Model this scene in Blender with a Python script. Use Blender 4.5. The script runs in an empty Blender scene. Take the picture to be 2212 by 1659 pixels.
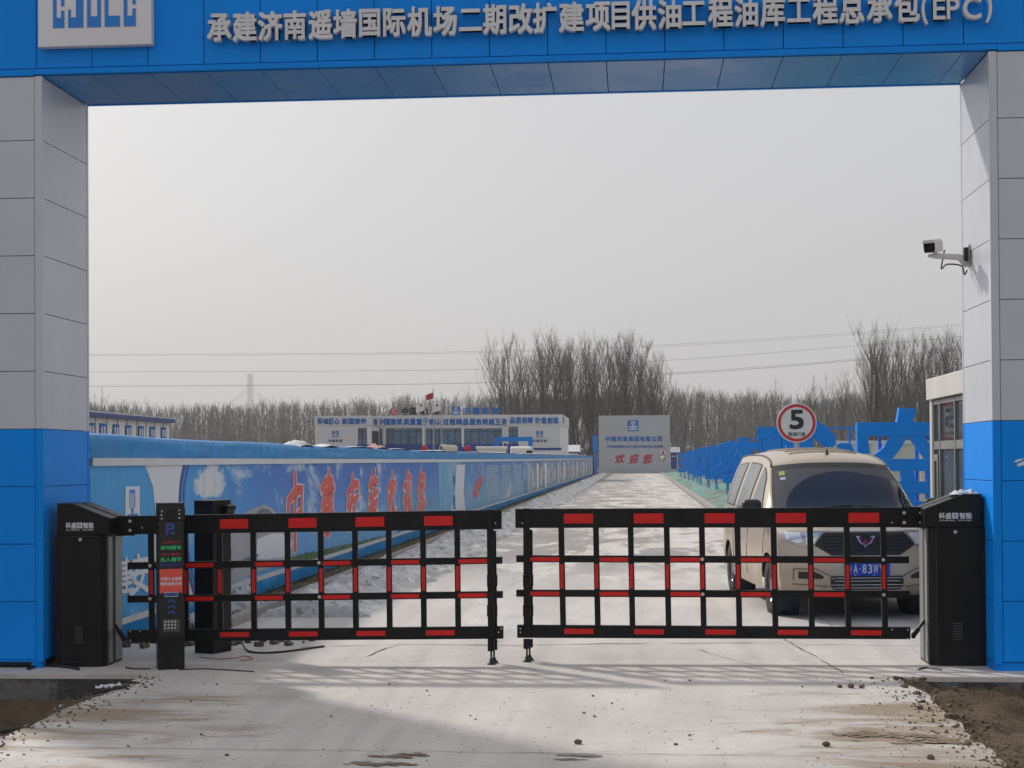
import bpy, bmesh, math, random
from mathutils import Vector, Matrix, noise
random.seed(7)
S = bpy.context.scene
COL = S.collection
R_ = math.radians

# ------------------------------------------------------------------ camera, world, sun
PHI, PIT, ROL, FPX, EYE = R_(4.2), R_(0.7), R_(-0.4), 3300.0, 1.6
SHX, SHY = (1106 - 1128) / 2212, (954.7 - 829.5) / 2212
RM = Matrix.Rotation(PHI, 3, 'Z') @ Matrix.Rotation(math.pi / 2 + PIT, 3, 'X') @ Matrix.Rotation(ROL, 3, 'Z')
cam = bpy.data.cameras.new('camera')
camo = bpy.data.objects.new('camera', cam)
COL.objects.link(camo)
cam.sensor_width = 36.0
cam.lens = FPX / 2212 * 36
cam.shift_x, cam.shift_y = SHX, SHY
cam.clip_start, cam.clip_end = 0.1, 8000
camo.matrix_world = Matrix.Translation((0, 0, EYE)) @ RM.to_4x4()
S.camera = camo

S.view_settings.view_transform = 'Standard'
S.view_settings.look = 'None'
S.view_settings.exposure = 0.21
S.view_settings.gamma = 1.0
S.view_settings.use_curve_mapping = False

SUN_EL, SUN_AZ = R_(34.5), R_(-45)          # sun stands behind the gate, to the left
w = bpy.data.worlds.new('World')
S.world = w
w.use_nodes = True
nt = w.node_tree
nt.nodes.clear()
out = nt.nodes.new('ShaderNodeOutputWorld')
bg = nt.nodes.new('ShaderNodeBackground')
sky = nt.nodes.new('ShaderNodeTexSky')
sky.sky_type = 'NISHITA'
sky.sun_disc = False
sky.sun_elevation = SUN_EL
sky.sun_rotation = SUN_AZ
sky.air_density, sky.dust_density, sky.ozone_density = 1.0, 6.0, 1.0
hs = nt.nodes.new('ShaderNodeHueSaturation')
hs.inputs['Saturation'].default_value = 0.42
hs.inputs['Value'].default_value = 0.68
mx = nt.nodes.new('ShaderNodeMix')
mx.data_type = 'RGBA'
mx.inputs[0].default_value = 0.64
mx.inputs[7].default_value = (6.8, 6.9, 7.15, 1)    # even grey overcast veil
nt.links.new(sky.outputs[0], hs.inputs['Color'])
nt.links.new(hs.outputs[0], mx.inputs[6])
nt.links.new(mx.outputs[2], bg.inputs[0])
bg.inputs[1].default_value = 0.1
nt.links.new(bg.outputs[0], out.inputs[0])

sl = bpy.data.lights.new('sun', 'SUN')
sl.energy = 2.6
sl.angle = R_(3.0)
sl.color = (1.0, 0.945, 0.885)
so = bpy.data.objects.new('sun', sl)
COL.objects.link(so)
sd = Vector((math.sin(SUN_AZ) * math.cos(SUN_EL), math.cos(SUN_AZ) * math.cos(SUN_EL), math.sin(SUN_EL)))
so.rotation_euler = sd.to_track_quat('Z', 'Y').to_euler()
S.cycles.max_bounces = 6
S.cycles.diffuse_bounces = 3
S.cycles.volume_bounces = 0

# ------------------------------------------------------------------ survey helpers (photo point -> world point on a known plane)
EYEV = Vector((0, 0, EYE))
def ray(x, y):
    return RM @ Vector(((x - 1106) / 2212 + SHX, (829.5 - y) / 2212 + SHY, -FPX / 2212))
def at(x, y, Y):
    d = ray(x, y); return EYEV + d * (Y / d.y)
def atX(x, y, X):
    d = ray(x, y); return EYEV + d * (X / d.x)
def gr(x, y, z=0.0):
    d = ray(x, y); return EYEV + d * ((z - EYE) / d.z)
def XZ(x, y, Y):
    p = at(x, y, Y); return p.x, p.z
def YZ(x, y, X):
    p = atX(x, y, X); return p.y, p.z
def nz(x, y, z=0.0, s=1.0):
    return noise.noise(Vector((x * s, y * s, z * s)))
def fbm(x, y, z=0.0, o=4):
    return noise.fractal(Vector((x, y, z)), 1.0, 2.0, o)

# ------------------------------------------------------------------ materials
def nodes_of(name):
    m = bpy.data.materials.new(name); m.use_nodes = True
    t = m.node_tree; b = t.nodes['Principled BSDF']
    return m, t, b
def N(t, kind, **kw):
    n = t.nodes.new(kind)
    for k, v in kw.items():
        if k.startswith('i_'): n.inputs[k[2:]].default_value = v
        else: setattr(n, k, v)
    return n
def ramp(t, fac, stops):
    r = t.nodes.new('ShaderNodeValToRGB')
    while len(r.color_ramp.elements) < len(stops): r.color_ramp.elements.new(0.5)
    for e, (p, c) in zip(r.color_ramp.elements, stops):
        e.position = p
        e.color = (c, c, c, 1) if not isinstance(c, tuple) else (*c, 1)
    t.links.new(fac, r.inputs[0]); return r.outputs[0]
def mix(t, fac, a, b, mode='MIX'):
    n = t.nodes.new('ShaderNodeMix'); n.data_type = 'RGBA'; n.blend_type = mode
    for sock, v in ((n.inputs[0], fac), (n.inputs[6], a), (n.inputs[7], b)):
        if isinstance(v, bpy.types.NodeSocket): t.links.new(v, sock)
        elif isinstance(v, tuple): sock.default_value = (*v, 1)
        else: sock.default_value = v
    return n.outputs[2]
def math_(t, op, a, b=0.0, c=None):
    n = t.nodes.new('ShaderNodeMath'); n.operation = op
    for k, v in enumerate((a, b, c)):
        if v is None: continue
        if isinstance(v, bpy.types.NodeSocket): t.links.new(v, n.inputs[k])
        else: n.inputs[k].default_value = v
    return n.outputs[0]
def noise_(t, vec, scale, detail=4, rough=0.55, dist=0.0):
    n = N(t, 'ShaderNodeTexNoise'); n.inputs['Scale'].default_value = scale
    n.inputs['Detail'].default_value = detail; n.inputs['Roughness'].default_value = rough
    n.inputs['Distortion'].default_value = dist
    t.links.new(vec, n.inputs['Vector']); return n.outputs[0]
def mapped(t, vec, sc):
    n = N(t, 'ShaderNodeMapping'); n.inputs['Scale'].default_value = sc
    t.links.new(vec, n.inputs['Vector']); return n.outputs[0]
def smooth(t, v, a, b):
    n = N(t, 'ShaderNodeMapRange'); n.interpolation_type = 'SMOOTHSTEP'
    n.inputs[1].default_value = a; n.inputs[2].default_value = b
    n.inputs[3].default_value = 0; n.inputs[4].default_value = 1
    t.links.new(v, n.inputs[0]); return n.outputs[0]
def bump_(t, b, h, strength, dist):
    n = N(t, 'ShaderNodeBump'); n.inputs['Strength'].default_value = strength; n.inputs['Distance'].default_value = dist
    t.links.new(h, n.inputs['Height']); t.links.new(n.outputs[0], b.inputs['Normal'])
def M(name, col, rough=0.5, metal=0.0, var=0.12, scale=3.0, bump=0.0, bscale=30.0, dirt=None, damt=0.4, dscale=2.0, emit=None, spec=0.5, coat=0.0, streak=0.0):
    m, t, b = nodes_of(name)
    tc = N(t, 'ShaderNodeTexCoord').outputs['Object']
    c = tuple(col)
    n1 = noise_(t, tc, scale, 5)
    col_s = mix(t, ramp(t, n1, [(0.3, 0.0), (0.7, 1.0)]), tuple(v * (1 - var) for v in c), tuple(min(1, v * (1 + var)) for v in c))
    if dirt:
        n2 = noise_(t, tc, dscale, 8, 0.65)
        col_s = mix(t, ramp(t, n2, [(0.45, 0.0), (0.75, damt)]), col_s, dirt)
    if streak:
        n3 = noise_(t, mapped(t, tc, (14, 14, 0.7)), 1.0, 4)
        col_s = mix(t, ramp(t, n3, [(0.5, 0.0), (0.8, streak)]), col_s, (0.16, 0.15, 0.14))
    t.links.new(col_s, b.inputs['Base Color'])
    rr = ramp(t, noise_(t, tc, scale * 2.3, 4), [(0.3, max(0, rough - 0.08)), (0.7, min(1, rough + 0.1))])
    t.links.new(rr, b.inputs['Roughness'])
    b.inputs['Metallic'].default_value = metal
    b.inputs['Specular IOR Level'].default_value = spec
    b.inputs['Coat Weight'].default_value = coat
    if bump: bump_(t, b, noise_(t, tc, bscale, 6), bump, 0.02)
    if emit:
        b.inputs['Emission Color'].default_value = (*emit[0], 1); b.inputs['Emission Strength'].default_value = emit[1]
    return m

BLUE = (0.0, 0.265, 0.88)
MT = {}
MT['gate_blue'] = M('gate_blue_panel', BLUE, 0.40, 0, 0.05, 0.8, 0.04, 2.5, streak=0.04, spec=0.15)
MT['gate_white'] = M('gate_white_panel', (0.55, 0.575, 0.63), 0.33, 0, 0.03, 0.7, 0.03, 3, dirt=(0.40, 0.41, 0.43), damt=0.35, dscale=0.8, streak=0.03)
MT['trim_blue'] = M('gate_blue_trim', (0.0, 0.255, 0.85), 0.42, 0, 0.06, spec=0.15)
MT['soffit'] = M('soffit_reflection_blue', (0.0, 0.20, 0.56), 0.25, 0, 0.05, 0.8, 0.04, 2.5, spec=0.34)  # gate blue with the underside's dull ground reflection painted into the colour
MT['core'] = M('gate_dark_core', (0.02, 0.03, 0.045), 0.8)
MT['letter'] = M('sign_letter_acrylic', (0.66, 0.66, 0.68), 0.4, 0, 0.05)
MT['letter_side'] = M('letter_edge', (0.3, 0.31, 0.34), 0.5)
MT['board_white'] = M('logo_board_white', (0.74, 0.72, 0.76), 0.4, 0, 0.03)
MT['logo_blue'] = M('logo_blue_vinyl', (0.01, 0.20, 0.66), 0.45, 0, 0.04)
MT['black'] = M('barrier_black_powder', (0.006, 0.0068, 0.0085), 0.45, 0, 0.25, 8, 0.04, 200, dirt=(0.03, 0.029, 0.028), damt=0.25, dscale=5, spec=0.22)
MT['black_gloss'] = M('cabinet_black_coat', (0.0075, 0.0078, 0.0085), 0.36, 0, 0.2, 6, 0.04, 160, dirt=(0.04, 0.039, 0.038), damt=0.18, dscale=4, spec=0.25)
MT['red'] = M('reflector_red', (0.60, 0.014, 0.012), 0.4, 0, 0.08, 9, spec=0.3)
MT['steel'] = M('bolt_steel', (0.55, 0.55, 0.54), 0.35, 0.9, 0.1)
MT['white_print'] = M('white_print', (0.72, 0.72, 0.74), 0.5, 0, 0.03)
MT['grey_vent'] = M('vent_grey', (0.06, 0.06, 0.062), 0.6)
MT['glass_black'] = M('kiosk_black_glass', (0.004, 0.004, 0.005), 0.25, 0, 0.1)
MT['kiosk_blue'] = M('kiosk_blue_print', (0.02, 0.06, 0.30), 0.4)
MT['sticker_red'] = M('sticker_red', (0.72, 0.085, 0.06), 0.5, 0, 0.04)
MT['led_red'] = M('led_red', (0.3, 0.01, 0.02), 0.5, emit=((0.9, 0.02, 0.05), 0.12))
MT['led_green'] = M('led_green', (0.01, 0.3, 0.1), 0.5, emit=((0.05, 0.8, 0.3), 0.25))
MT['led_blue'] = M('led_blue', (0.01, 0.02, 0.2), 0.5, emit=((0.03, 0.06, 0.5), 0.2))
MT['tarp'] = M('tarp_blue', (0.0, 0.245, 0.60), 0.42, 0, 0.10, 2.5, 0.35, 6, spec=0.3)
MT['strip_white'] = M('wall_white_strip', (0.66, 0.67, 0.69), 0.5, 0, 0.08, 2)
MT['snow'] = None
MT['kerb'] = M('kerb_stone', (0.36, 0.33, 0.31), 0.85, 0, 0.15, 2, 0.3, 40, dirt=(0.16, 0.13, 0.10), damt=0.6)
MT['van_paint'] = M('van_champagne_paint', (0.56, 0.455, 0.35), 0.28, 0.2, 0.03, 2, dirt=(0.40, 0.335, 0.26), damt=0.45, dscale=1.6, coat=0.5)
MT['kiosk_black'] = M('kiosk_black_coat', (0.008, 0.0082, 0.0088), 0.4, 0, 0.2, 6, dirt=(0.05, 0.048, 0.045), damt=0.25, dscale=4, spec=0.25)
MT['van_black'] = M('van_black_plastic', (0.014, 0.014, 0.015), 0.5, 0, 0.15)
MT['van_glass'] = None
MT['tyre'] = M('tyre_rubber', (0.022, 0.021, 0.021), 0.85, 0, 0.2, 10, 0.2, 60, dirt=(0.12, 0.11, 0.10), damt=0.5)
MT['rim'] = M('rim_silver', (0.36, 0.36, 0.36), 0.35, 0.8, 0.1)
MT['lamp'] = M('headlamp_lens', (0.78, 0.79, 0.80), 0.12, 0.3, 0.2, 9, spec=0.8, coat=1.0)
MT['lamp_dark'] = M('headlamp_dark', (0.42, 0.42, 0.43), 0.15, 0.4, 0.4, 7, coat=1.0)
MT['chrome'] = M('chrome', (0.6, 0.6, 0.6), 0.15, 1.0, 0.05)
MT['badge_red'] = M('badge_red', (0.30, 0.02, 0.05), 0.25, 0.3, 0.05)
MT['plate_blue'] = M('plate_blue', (0.008, 0.055, 0.42), 0.45, 0, 0.05)
MT['office_white'] = M('office_wall_panel', (0.78, 0.78, 0.79), 0.5, 0, 0.04, 1.0, streak=0.04)
MT['office_grey'] = M('office_fascia_grey', (0.62, 0.63, 0.66), 0.5, 0, 0.05, 1.0)
MT['office_glass'] = M('office_blue_glass', (0.05, 0.13, 0.24), 0.12, 0, 0.5, 0.9, spec=0.8)
MT['frame_dark'] = M('window_frame_dark', (0.03, 0.035, 0.05), 0.5)
MT['sign_blue'] = M('sign_text_blue', (0.0, 0.15, 0.52), 0.5, 0, 0.04, spec=0.2)
MT['sign_black'] = M('sign_text_black', (0.012, 0.012, 0.013), 0.5)
MT['base_blue'] = M('skirt_blue', (0.006, 0.05, 0.30), 0.5)
MT['board_grey'] = M('welcome_board_sheet', (0.43, 0.45, 0.49), 0.5, 0.0, 0.05, 0.5, streak=0.10)
MT['crimson'] = M('welcome_text_crimson', (0.50, 0.012, 0.05), 0.5)
MT['banner_red'] = M('banner_red_print', (0.74, 0.10, 0.08), 0.55, 0, 0.05)
MT['letter_blue'] = M('metal_letter_blue', (0.0, 0.215, 0.74), 0.5, 0, 0.08, 1.5, 0.08, 30, spec=0.25)
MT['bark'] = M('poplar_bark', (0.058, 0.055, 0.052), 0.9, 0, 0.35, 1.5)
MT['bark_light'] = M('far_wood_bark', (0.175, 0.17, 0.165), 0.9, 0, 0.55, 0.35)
MT['twig'] = M('poplar_twig', (0.088, 0.083, 0.078), 0.9, 0, 0.3, 1.0)
MT['wire'] = M('power_wire', (0.05, 0.05, 0.055), 0.6)
MT['pylon'] = M('pylon_concrete', (0.30, 0.31, 0.32), 0.8)
MT['booth_frame'] = M('booth_cream_metal', (0.62, 0.60, 0.55), 0.4, 0, 0.06, 1.5)
MT['alu'] = M('window_aluminium', (0.27, 0.265, 0.25), 0.4, 0.3, 0.08)
MT['booth_glass'] = M('booth_glass', (0.045, 0.055, 0.065), 0.05, 0, 0.3, 1.5, spec=0.9)
MT['sign_white'] = M('sign_white', (0.62, 0.62, 0.63), 0.45, 0, 0.04)
MT['sign_red'] = M('sign_red', (0.50, 0.02, 0.03), 0.45, 0, 0.05)
MT['galv'] = M('galvanised_pole', (0.38, 0.39, 0.40), 0.45, 0.5, 0.1)
MT['cream'] = M('fence_cream', (0.56, 0.53, 0.45), 0.55, 0, 0.1, 1.5, streak=0.1)
MT['cctv_white'] = M('cctv_white', (0.62, 0.61, 0.58), 0.4, 0, 0.05)
MT['roof_blue'] = M('roof_blue_steel', (0.01, 0.045, 0.24), 0.4, 0, 0.1)
MT['roof_snow'] = M('roof_snow_white', (0.62, 0.63, 0.66), 0.8, 0, 0.08)
MT['cloth'] = M('cotton_glove_cloth', (0.60, 0.59, 0.57), 0.9, 0, 0.1, 12, 0.3, 60)
MT['pink_cloth'] = M('pink_cloth', (0.50, 0.26, 0.25), 0.9)
MT['flag_red'] = M('flag_red', (0.50, 0.010, 0.025), 0.8)
MT['flag_white'] = M('flag_white', (0.80, 0.80, 0.82), 0.8)
MT['grass'] = M('dry_verge_grass', (0.13, 0.105, 0.062), 0.95, 0, 0.4, 6, 0.8, 40, dirt=(0.05, 0.06, 0.03), damt=0.8, dscale=3)
MT['cable'] = M('cable_black', (0.015, 0.015, 0.015), 0.5)
MT['clod'] = M('soil_clod', (0.13, 0.095, 0.065), 0.95, 0, 0.25, 8, 0.5, 40)
MT['stain'] = M('mud_stain', (0.24, 0.185, 0.13), 0.95, 0, 0.25, 3)
MT['crack'] = M('joint_dark', (0.09, 0.082, 0.075), 0.95, 0, 0.3, 5)
MT['train'] = M('print_train_grey', (0.40, 0.42, 0.44), 0.55, 0, 0.25, 0.8)
MT['train_dark'] = M('print_train_dark', (0.12, 0.15, 0.19), 0.55, 0, 0.1)
MT['print_white'] = M('print_white', (0.72, 0.74, 0.78), 0.55, 0, 0.06, 0.5)
MT['print_purple'] = M('print_purple', (0.07, 0.06, 0.25), 0.55)
MT['print_blue'] = M('print_blue', (0.02, 0.13, 0.50), 0.55)
MT['print_green'] = M('print_green', (0.07, 0.15, 0.06), 0.6, 0, 0.6, 5)
MT['print_text'] = M('print_text_grey', (0.40, 0.47, 0.55), 0.55, 0, 0.2, 3)
MT['print_navy'] = M('print_navy', (0.03, 0.07, 0.24), 0.55)
MT['print_city'] = M('print_city', (0.20, 0.28, 0.42), 0.55, 0, 0.2)
MT['yellow'] = M('sticker_yellow', (0.38, 0.40, 0.10), 0.5)

def concrete_mat():
    m, t, b = nodes_of('road_concrete')
    geo = N(t, 'ShaderNodeNewGeometry').outputs['Position']
    sep = N(t, 'ShaderNodeSeparateXYZ'); t.links.new(geo, sep.inputs[0])
    X, Y = sep.outputs[0], sep.outputs[1]
    base = mix(t, ramp(t, noise_(t, geo, 0.45, 8, 0.6), [(0.3, 0.0), (0.7, 1.0)]), (0.54, 0.505, 0.475), (0.69, 0.645, 0.605))
    base = mix(t, ramp(t, noise_(t, mapped(t, geo, (1.0, 0.25, 1)), 2.2, 9, 0.65), [(0.42, 0.0), (0.75, 0.45)]), base, (0.33, 0.31, 0.29))
    fine = noise_(t, geo, 38, 5, 0.7)
    base = mix(t, ramp(t, fine, [(0.30, 0.35), (0.48, 0.0)]), base, (0.27, 0.24, 0.21))
    sk = noise_(t, mapped(t, geo, (1.1, 9.0, 1)), 1.6, 8, 0.7, 0.5)
    base = mix(t, ramp(t, sk, [(0.56, 0.0), (0.70, 0.5)]), base, (0.34, 0.30, 0.265))
    tk = noise_(t, mapped(t, geo, (2.6, 0.10, 1)), 1.0, 3, 0.5, 0.3)
    base = mix(t, ramp(t, tk, [(0.50, 0.0), (0.62, 0.35)]), base, (0.40, 0.38, 0.36))
    # tyre-carried soil along both sides of the ramp
    e1 = smooth(t, X, -0.2, 1.9)
    e2 = math_(t, 'SUBTRACT', 1.0, smooth(t, Y, 9.6, 11.6))
    soil_r = math_(t, 'MULTIPLY', e1, e2)
    l1 = math_(t, 'SUBTRACT', 1.0, smooth(t, X, -3.6, -0.9))
    soil_l = math_(t, 'MULTIPLY', math_(t, 'MULTIPLY', l1, e2), 0.8)
    soil = math_(t, 'MAXIMUM', soil_r, soil_l)
    sn = noise_(t, mapped(t, geo, (0.55, 1.6, 1)), 1.5, 9, 0.68, 0.6)
    sm = smooth(t, math_(t, 'ADD', math_(t, 'MULTIPLY', soil, 0.31), sn), 0.64, 0.84)
    base = mix(t, math_(t, 'MULTIPLY', sm, 0.85), base, (0.26, 0.195, 0.13))
    # meltwater: damp dark blotches and crusts of packed snow on the site road
    far = smooth(t, Y, 17, 26)
    left = math_(t, 'SUBTRACT', 1.0, smooth(t, X, -2.9, 1.5))
    wn = noise_(t, mapped(t, geo, (0.8, 0.28, 1)), 1.1, 10, 0.7, 0.4)
    wet = smooth(t, math_(t, 'ADD', wn, math_(t, 'MULTIPLY', left, 0.10)), 0.50, 0.57)
    base = mix(t, math_(t, 'MULTIPLY', math_(t, 'MULTIPLY', wet, far), 0.65), base, (0.155, 0.15, 0.145))
    ic = smooth(t, noise_(t, mapped(t, geo, (0.9, 0.3, 1)), 1.3, 9, 0.7), 0.56, 0.66)
    base = mix(t, math_(t, 'MULTIPLY', math_(t, 'MULTIPLY', ic, far), 0.5), base, (0.68, 0.68, 0.68))
    # grit
    v = N(t, 'ShaderNodeTexVoronoi'); v.inputs['Scale'].default_value = 6.0; t.links.new(geo, v.inputs['Vector'])
    sel = smooth(t, N_sep(t, v.outputs['Color']), 0.72, 0.74)
    sp = math_(t, 'MULTIPLY', math_(t, 'SUBTRACT', 1.0, smooth(t, v.outputs['Distance'], 0.06, 0.11)), sel)
    base = mix(t, math_(t, 'MULTIPLY', sp, 0.8), base, (0.11, 0.09, 0.075))
    t.links.new(base, b.inputs['Base Color'])
    b.inputs['Roughness'].default_value = 0.85
    b.inputs['Specular IOR Level'].default_value = 0.25
    bump_(t, b, math_(t, 'ADD', math_(t, 'MULTIPLY', fine, 0.4), noise_(t, geo, 6, 6)), 0.35, 0.02)
    return m
def N_sep(t, colsock):
    s = N(t, 'ShaderNodeSeparateColor'); t.links.new(colsock, s.inputs[0]); return s.outputs[0]
MT['concrete'] = concrete_mat()

def slab_face_mat():
    m, t, b = nodes_of('slab_side_stained')
    geo = N(t, 'ShaderNodeNewGeometry').outputs['Position']
    c = mix(t, ramp(t, noise_(t, geo, 1.6, 8, 0.65), [(0.46, 0.0), (0.52, 1.0)]), (0.15, 0.145, 0.14), (0.055, 0.053, 0.05))
    c = mix(t, ramp(t, noise_(t, geo, 7, 8, 0.7), [(0.55, 0.0), (0.7, 0.5)]), c, (0.23, 0.22, 0.21))
    t.links.new(c, b.inputs['Base Color']); b.inputs['Roughness'].default_value = 0.9
    bump_(t, b, noise_(t, geo, 18, 8), 0.6, 0.03)
    return m
MT['slab_side'] = slab_face_mat()

def soil_mat():
    m, t, b = nodes_of('bare_soil')
    geo = N(t, 'ShaderNodeNewGeometry').outputs['Position']
    c = mix(t, ramp(t, noise_(t, geo, 1.4, 9, 0.7), [(0.3, 0.0), (0.7, 1.0)]), (0.115, 0.082, 0.055), (0.235, 0.175, 0.118))
    c = mix(t, ramp(t, noise_(t, mapped(t, geo, (0.5, 1.4, 1)), 3.5, 9, 0.75), [(0.5, 0.0), (0.68, 0.8)]), c, (0.055, 0.042, 0.032))
    c = mix(t, ramp(t, noise_(t, geo, 9, 8, 0.7), [(0.6, 0.0), (0.75, 0.7)]), c, (0.30, 0.245, 0.18))
    t.links.new(c, b.inputs['Base Color']); b.inputs['Roughness'].default_value = 0.95
    b.inputs['Specular IOR Level'].default_value = 0.15
    bump_(t, b, math_(t, 'ADD', noise_(t, geo, 14, 9, 0.7), noise_(t, geo, 55, 4)), 0.9, 0.05)
    return m
MT['soil'] = soil_mat()

def snow_mat():
    m, t, b = nodes_of('dirty_snow')
    geo = N(t, 'ShaderNodeNewGeometry').outputs['Position']
    c = mix(t, ramp(t, noise_(t, geo, 3.2, 9, 0.7), [(0.35, 0.0), (0.68, 1.0)]), (0.50, 0.495, 0.485), (0.84, 0.83, 0.82))
    c = mix(t, ramp(t, noise_(t, geo, 8, 10, 0.78), [(0.53, 0.0), (0.64, 0.9)]), c, (0.13, 0.115, 0.10))
    t.links.new(c, b.inputs['Base Color']); b.inputs['Roughness'].default_value = 0.8
    b.inputs['Specular IOR Level'].default_value = 0.2
    bump_(t, b, noise_(t, geo, 22, 8, 0.7), 0.8, 0.04)
    return m
MT['snow'] = snow_mat()

def net_mat():
    m, t, b = nodes_of('green_dust_net')
    geo = N(t, 'ShaderNodeNewGeometry').outputs['Position']
    c = mix(t, ramp(t, noise_(t, geo, 0.5, 8, 0.65), [(0.3, 0.0), (0.7, 1.0)]), (0.075, 0.21, 0.17), (0.17, 0.34, 0.285))
    c = mix(t, ramp(t, noise_(t, mapped(t, geo, (0.7, 0.25, 1)), 0.9, 8, 0.7), [(0.50, 0.0), (0.58, 0.9)]), c, (0.15, 0.13, 0.10))
    t.links.new(c, b.inputs['Base Color']); b.inputs['Roughness'].default_value = 0.8
    bump_(t, b, noise_(t, geo, 5, 7), 0.6, 0.06)
    return m
MT['net'] = net_mat()

_a, _b = atX(404, 1050, -4.63), atX(500, 1050, -4.63)
CLOUD = ((_a.y + _b.y) / 2, atX(440, 1040, -4.63).z + .02, (_b.y - _a.y) * .46, .22)
def banner_mat(name, seed, top, low, near, cloud):
    m, t, b = nodes_of(name)
    geo = N(t, 'ShaderNodeNewGeometry').outputs['Position']
    sep = N(t, 'ShaderNodeSeparateXYZ'); t.links.new(geo, sep.inputs[0])
    z = smooth(t, sep.outputs[2], 0.25, 1.55)
    c = mix(t, z, low, top)
    y = smooth(t, sep.outputs[1], near[0], near[1])
    c = mix(t, y, near[2], c)
    off = N(t, 'ShaderNodeVectorMath'); off.operation = 'ADD'; off.inputs[1].default_value = (0, seed * 3.7, seed)
    t.links.new(geo, off.inputs[0])
    n = noise_(t, mapped(t, off.outputs[0], (1, 0.45, 1.1)), 1.25, 9, 0.62, 0.5)
    cl = smooth(t, n, cloud[0], cloud[1])
    c = mix(t, math_(t, 'MULTIPLY', cl, cloud[2]), c, (0.62, 0.72, 0.80))
    if seed == 3:      # the big white cloud of the print
        ey = math_(t, 'MULTIPLY', math_(t, 'SUBTRACT', sep.outputs[1], CLOUD[0]), 1 / CLOUD[2])
        ez = math_(t, 'MULTIPLY', math_(t, 'SUBTRACT', sep.outputs[2], CLOUD[1]), 1 / CLOUD[3])
        rr = math_(t, 'SQRT', math_(t, 'ADD', math_(t, 'MULTIPLY', ey, ey), math_(t, 'MULTIPLY', ez, ez)))
        cn = noise_(t, mapped(t, geo, (1, 0.8, 2.2)), 2.0, 8, 0.6)
        c = mix(t, smooth(t, math_(t, 'ADD', math_(t, 'SUBTRACT', 1.0, rr), math_(t, 'MULTIPLY', math_(t, 'SUBTRACT', cn, 0.5), 2.2)), 0.05, 0.4), c, (0.70, 0.73, 0.76))
    st = noise_(t, mapped(t, geo, (1, 7, 0.4)), 1.0, 3)
    c = mix(t, ramp(t, st, [(0.4, 0.0), (0.75, 0.22)]), c, (0.05, 0.09, 0.16))
    t.links.new(c, b.inputs['Base Color']); b.inputs['Roughness'].default_value = 0.5
    bump_(t, b, noise_(t, mapped(t, geo, (1, 1.3, 0.5)), 1.6, 4), 0.25, 0.05)
    return m
MT['banner_one'] = banner_mat('banner_sky_print', 3, (0.03, 0.16, 0.60), (0.12, 0.40, 0.76), (14, 21, (0.03, 0.36, 0.78)), (0.54, 0.66, 0.85))
MT['banner_two'] = banner_mat('banner_pale_print', 5, (0.05, 0.20, 0.56), (0.17, 0.42, 0.66), (37, 42, (0.12, 0.42, 0.68)), (0.5, 0.72, 0.5))
MT['banner_three'] = banner_mat('banner_grey_print', 8, (0.12, 0.19, 0.36), (0.20, 0.25, 0.33), (66, 74, (0.12, 0.26, 0.48)), (0.45, 0.62, 0.55))

def windscreen_mat():
    m, t, b = nodes_of('windscreen_glass')
    tc = N(t, 'ShaderNodeTexCoord').outputs['Object']
    sep = N(t, 'ShaderNodeSeparateXYZ'); t.links.new(tc, sep.inputs[0])
    dz = math_(t, 'MULTIPLY', math_(t, 'SUBTRACT', sep.outputs[2], 1.02), 1.50)
    def sweep(cx, r):
        dx = math_(t, 'SUBTRACT', sep.outputs[0], cx)
        q = math_(t, 'SQRT', math_(t, 'ADD', math_(t, 'MULTIPLY', dx, dx), math_(t, 'MULTIPLY', dz, dz)))
        return smooth(t, q, r, r + 0.012)
    film = math_(t, 'MULTIPLY', sweep(0.05, 0.66), sweep(0.30, 0.60))      # dust left outside the wipers' sweep
    n = noise_(t, tc, 5, 6)
    film = math_(t, 'MULTIPLY', film, ramp(t, n, [(0.2, 0.55), (0.8, 1.0)]))
    t.links.new(mix(t, film, (0.008, 0.022, 0.055), (0.10, 0.103, 0.108)), b.inputs['Base Color'])  # navy of the clear glass paints in the reflected sky and gate
    b.inputs['Specular IOR Level'].default_value = 0.16
    rr = mix(t, film, (0.05, 0.05, 0.05), (0.5, 0.5, 0.5))
    t.links.new(rr, b.inputs['Roughness'])
    return m
MT['windscreen'] = windscreen_mat()
def van_mat():
    m, t, b = nodes_of('van_champagne_paint')
    tc = N(t, 'ShaderNodeTexCoord').outputs['Object']
    sep = N(t, 'ShaderNodeSeparateXYZ'); t.links.new(tc, sep.inputs[0])
    n = noise_(t, tc, 2.2, 7, 0.62)
    lowz = math_(t, 'SUBTRACT', 0.62, sep.outputs[2])
    road_dirt = smooth(t, math_(t, 'ADD', math_(t, 'MULTIPLY', lowz, 1.1), math_(t, 'MULTIPLY', math_(t, 'SUBTRACT', n, 0.5), 0.9)), 0.0, 0.45)   # splashed road film on the lower body
    c = mix(t, ramp(t, noise_(t, tc, 1.2, 5), [(0.3, 0.0), (0.7, 1.0)]), (0.50, 0.405, 0.305), (0.55, 0.45, 0.345))
    c = mix(t, math_(t, 'MULTIPLY', road_dirt, 0.75), c, (0.27, 0.215, 0.155))
    c = mix(t, ramp(t, noise_(t, mapped(t, tc, (3, 3, 1.2)), 2.0, 8, 0.6), [(0.52, 0.0), (0.8, 0.25)]), c, (0.36, 0.31, 0.25))
    t.links.new(c, b.inputs['Base Color'])
    t.links.new(mix(t, road_dirt, (0.27, 0.27, 0.27), (0.7, 0.7, 0.7)), b.inputs['Roughness'])
    b.inputs['Metallic'].default_value = 0.2; b.inputs['Coat Weight'].default_value = 0.3
    return m
MT['van_paint'] = van_mat()
MT['damp'] = M('damp_concrete', (0.26, 0.25, 0.24), 0.7, 0, 0.2, 4)
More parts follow.
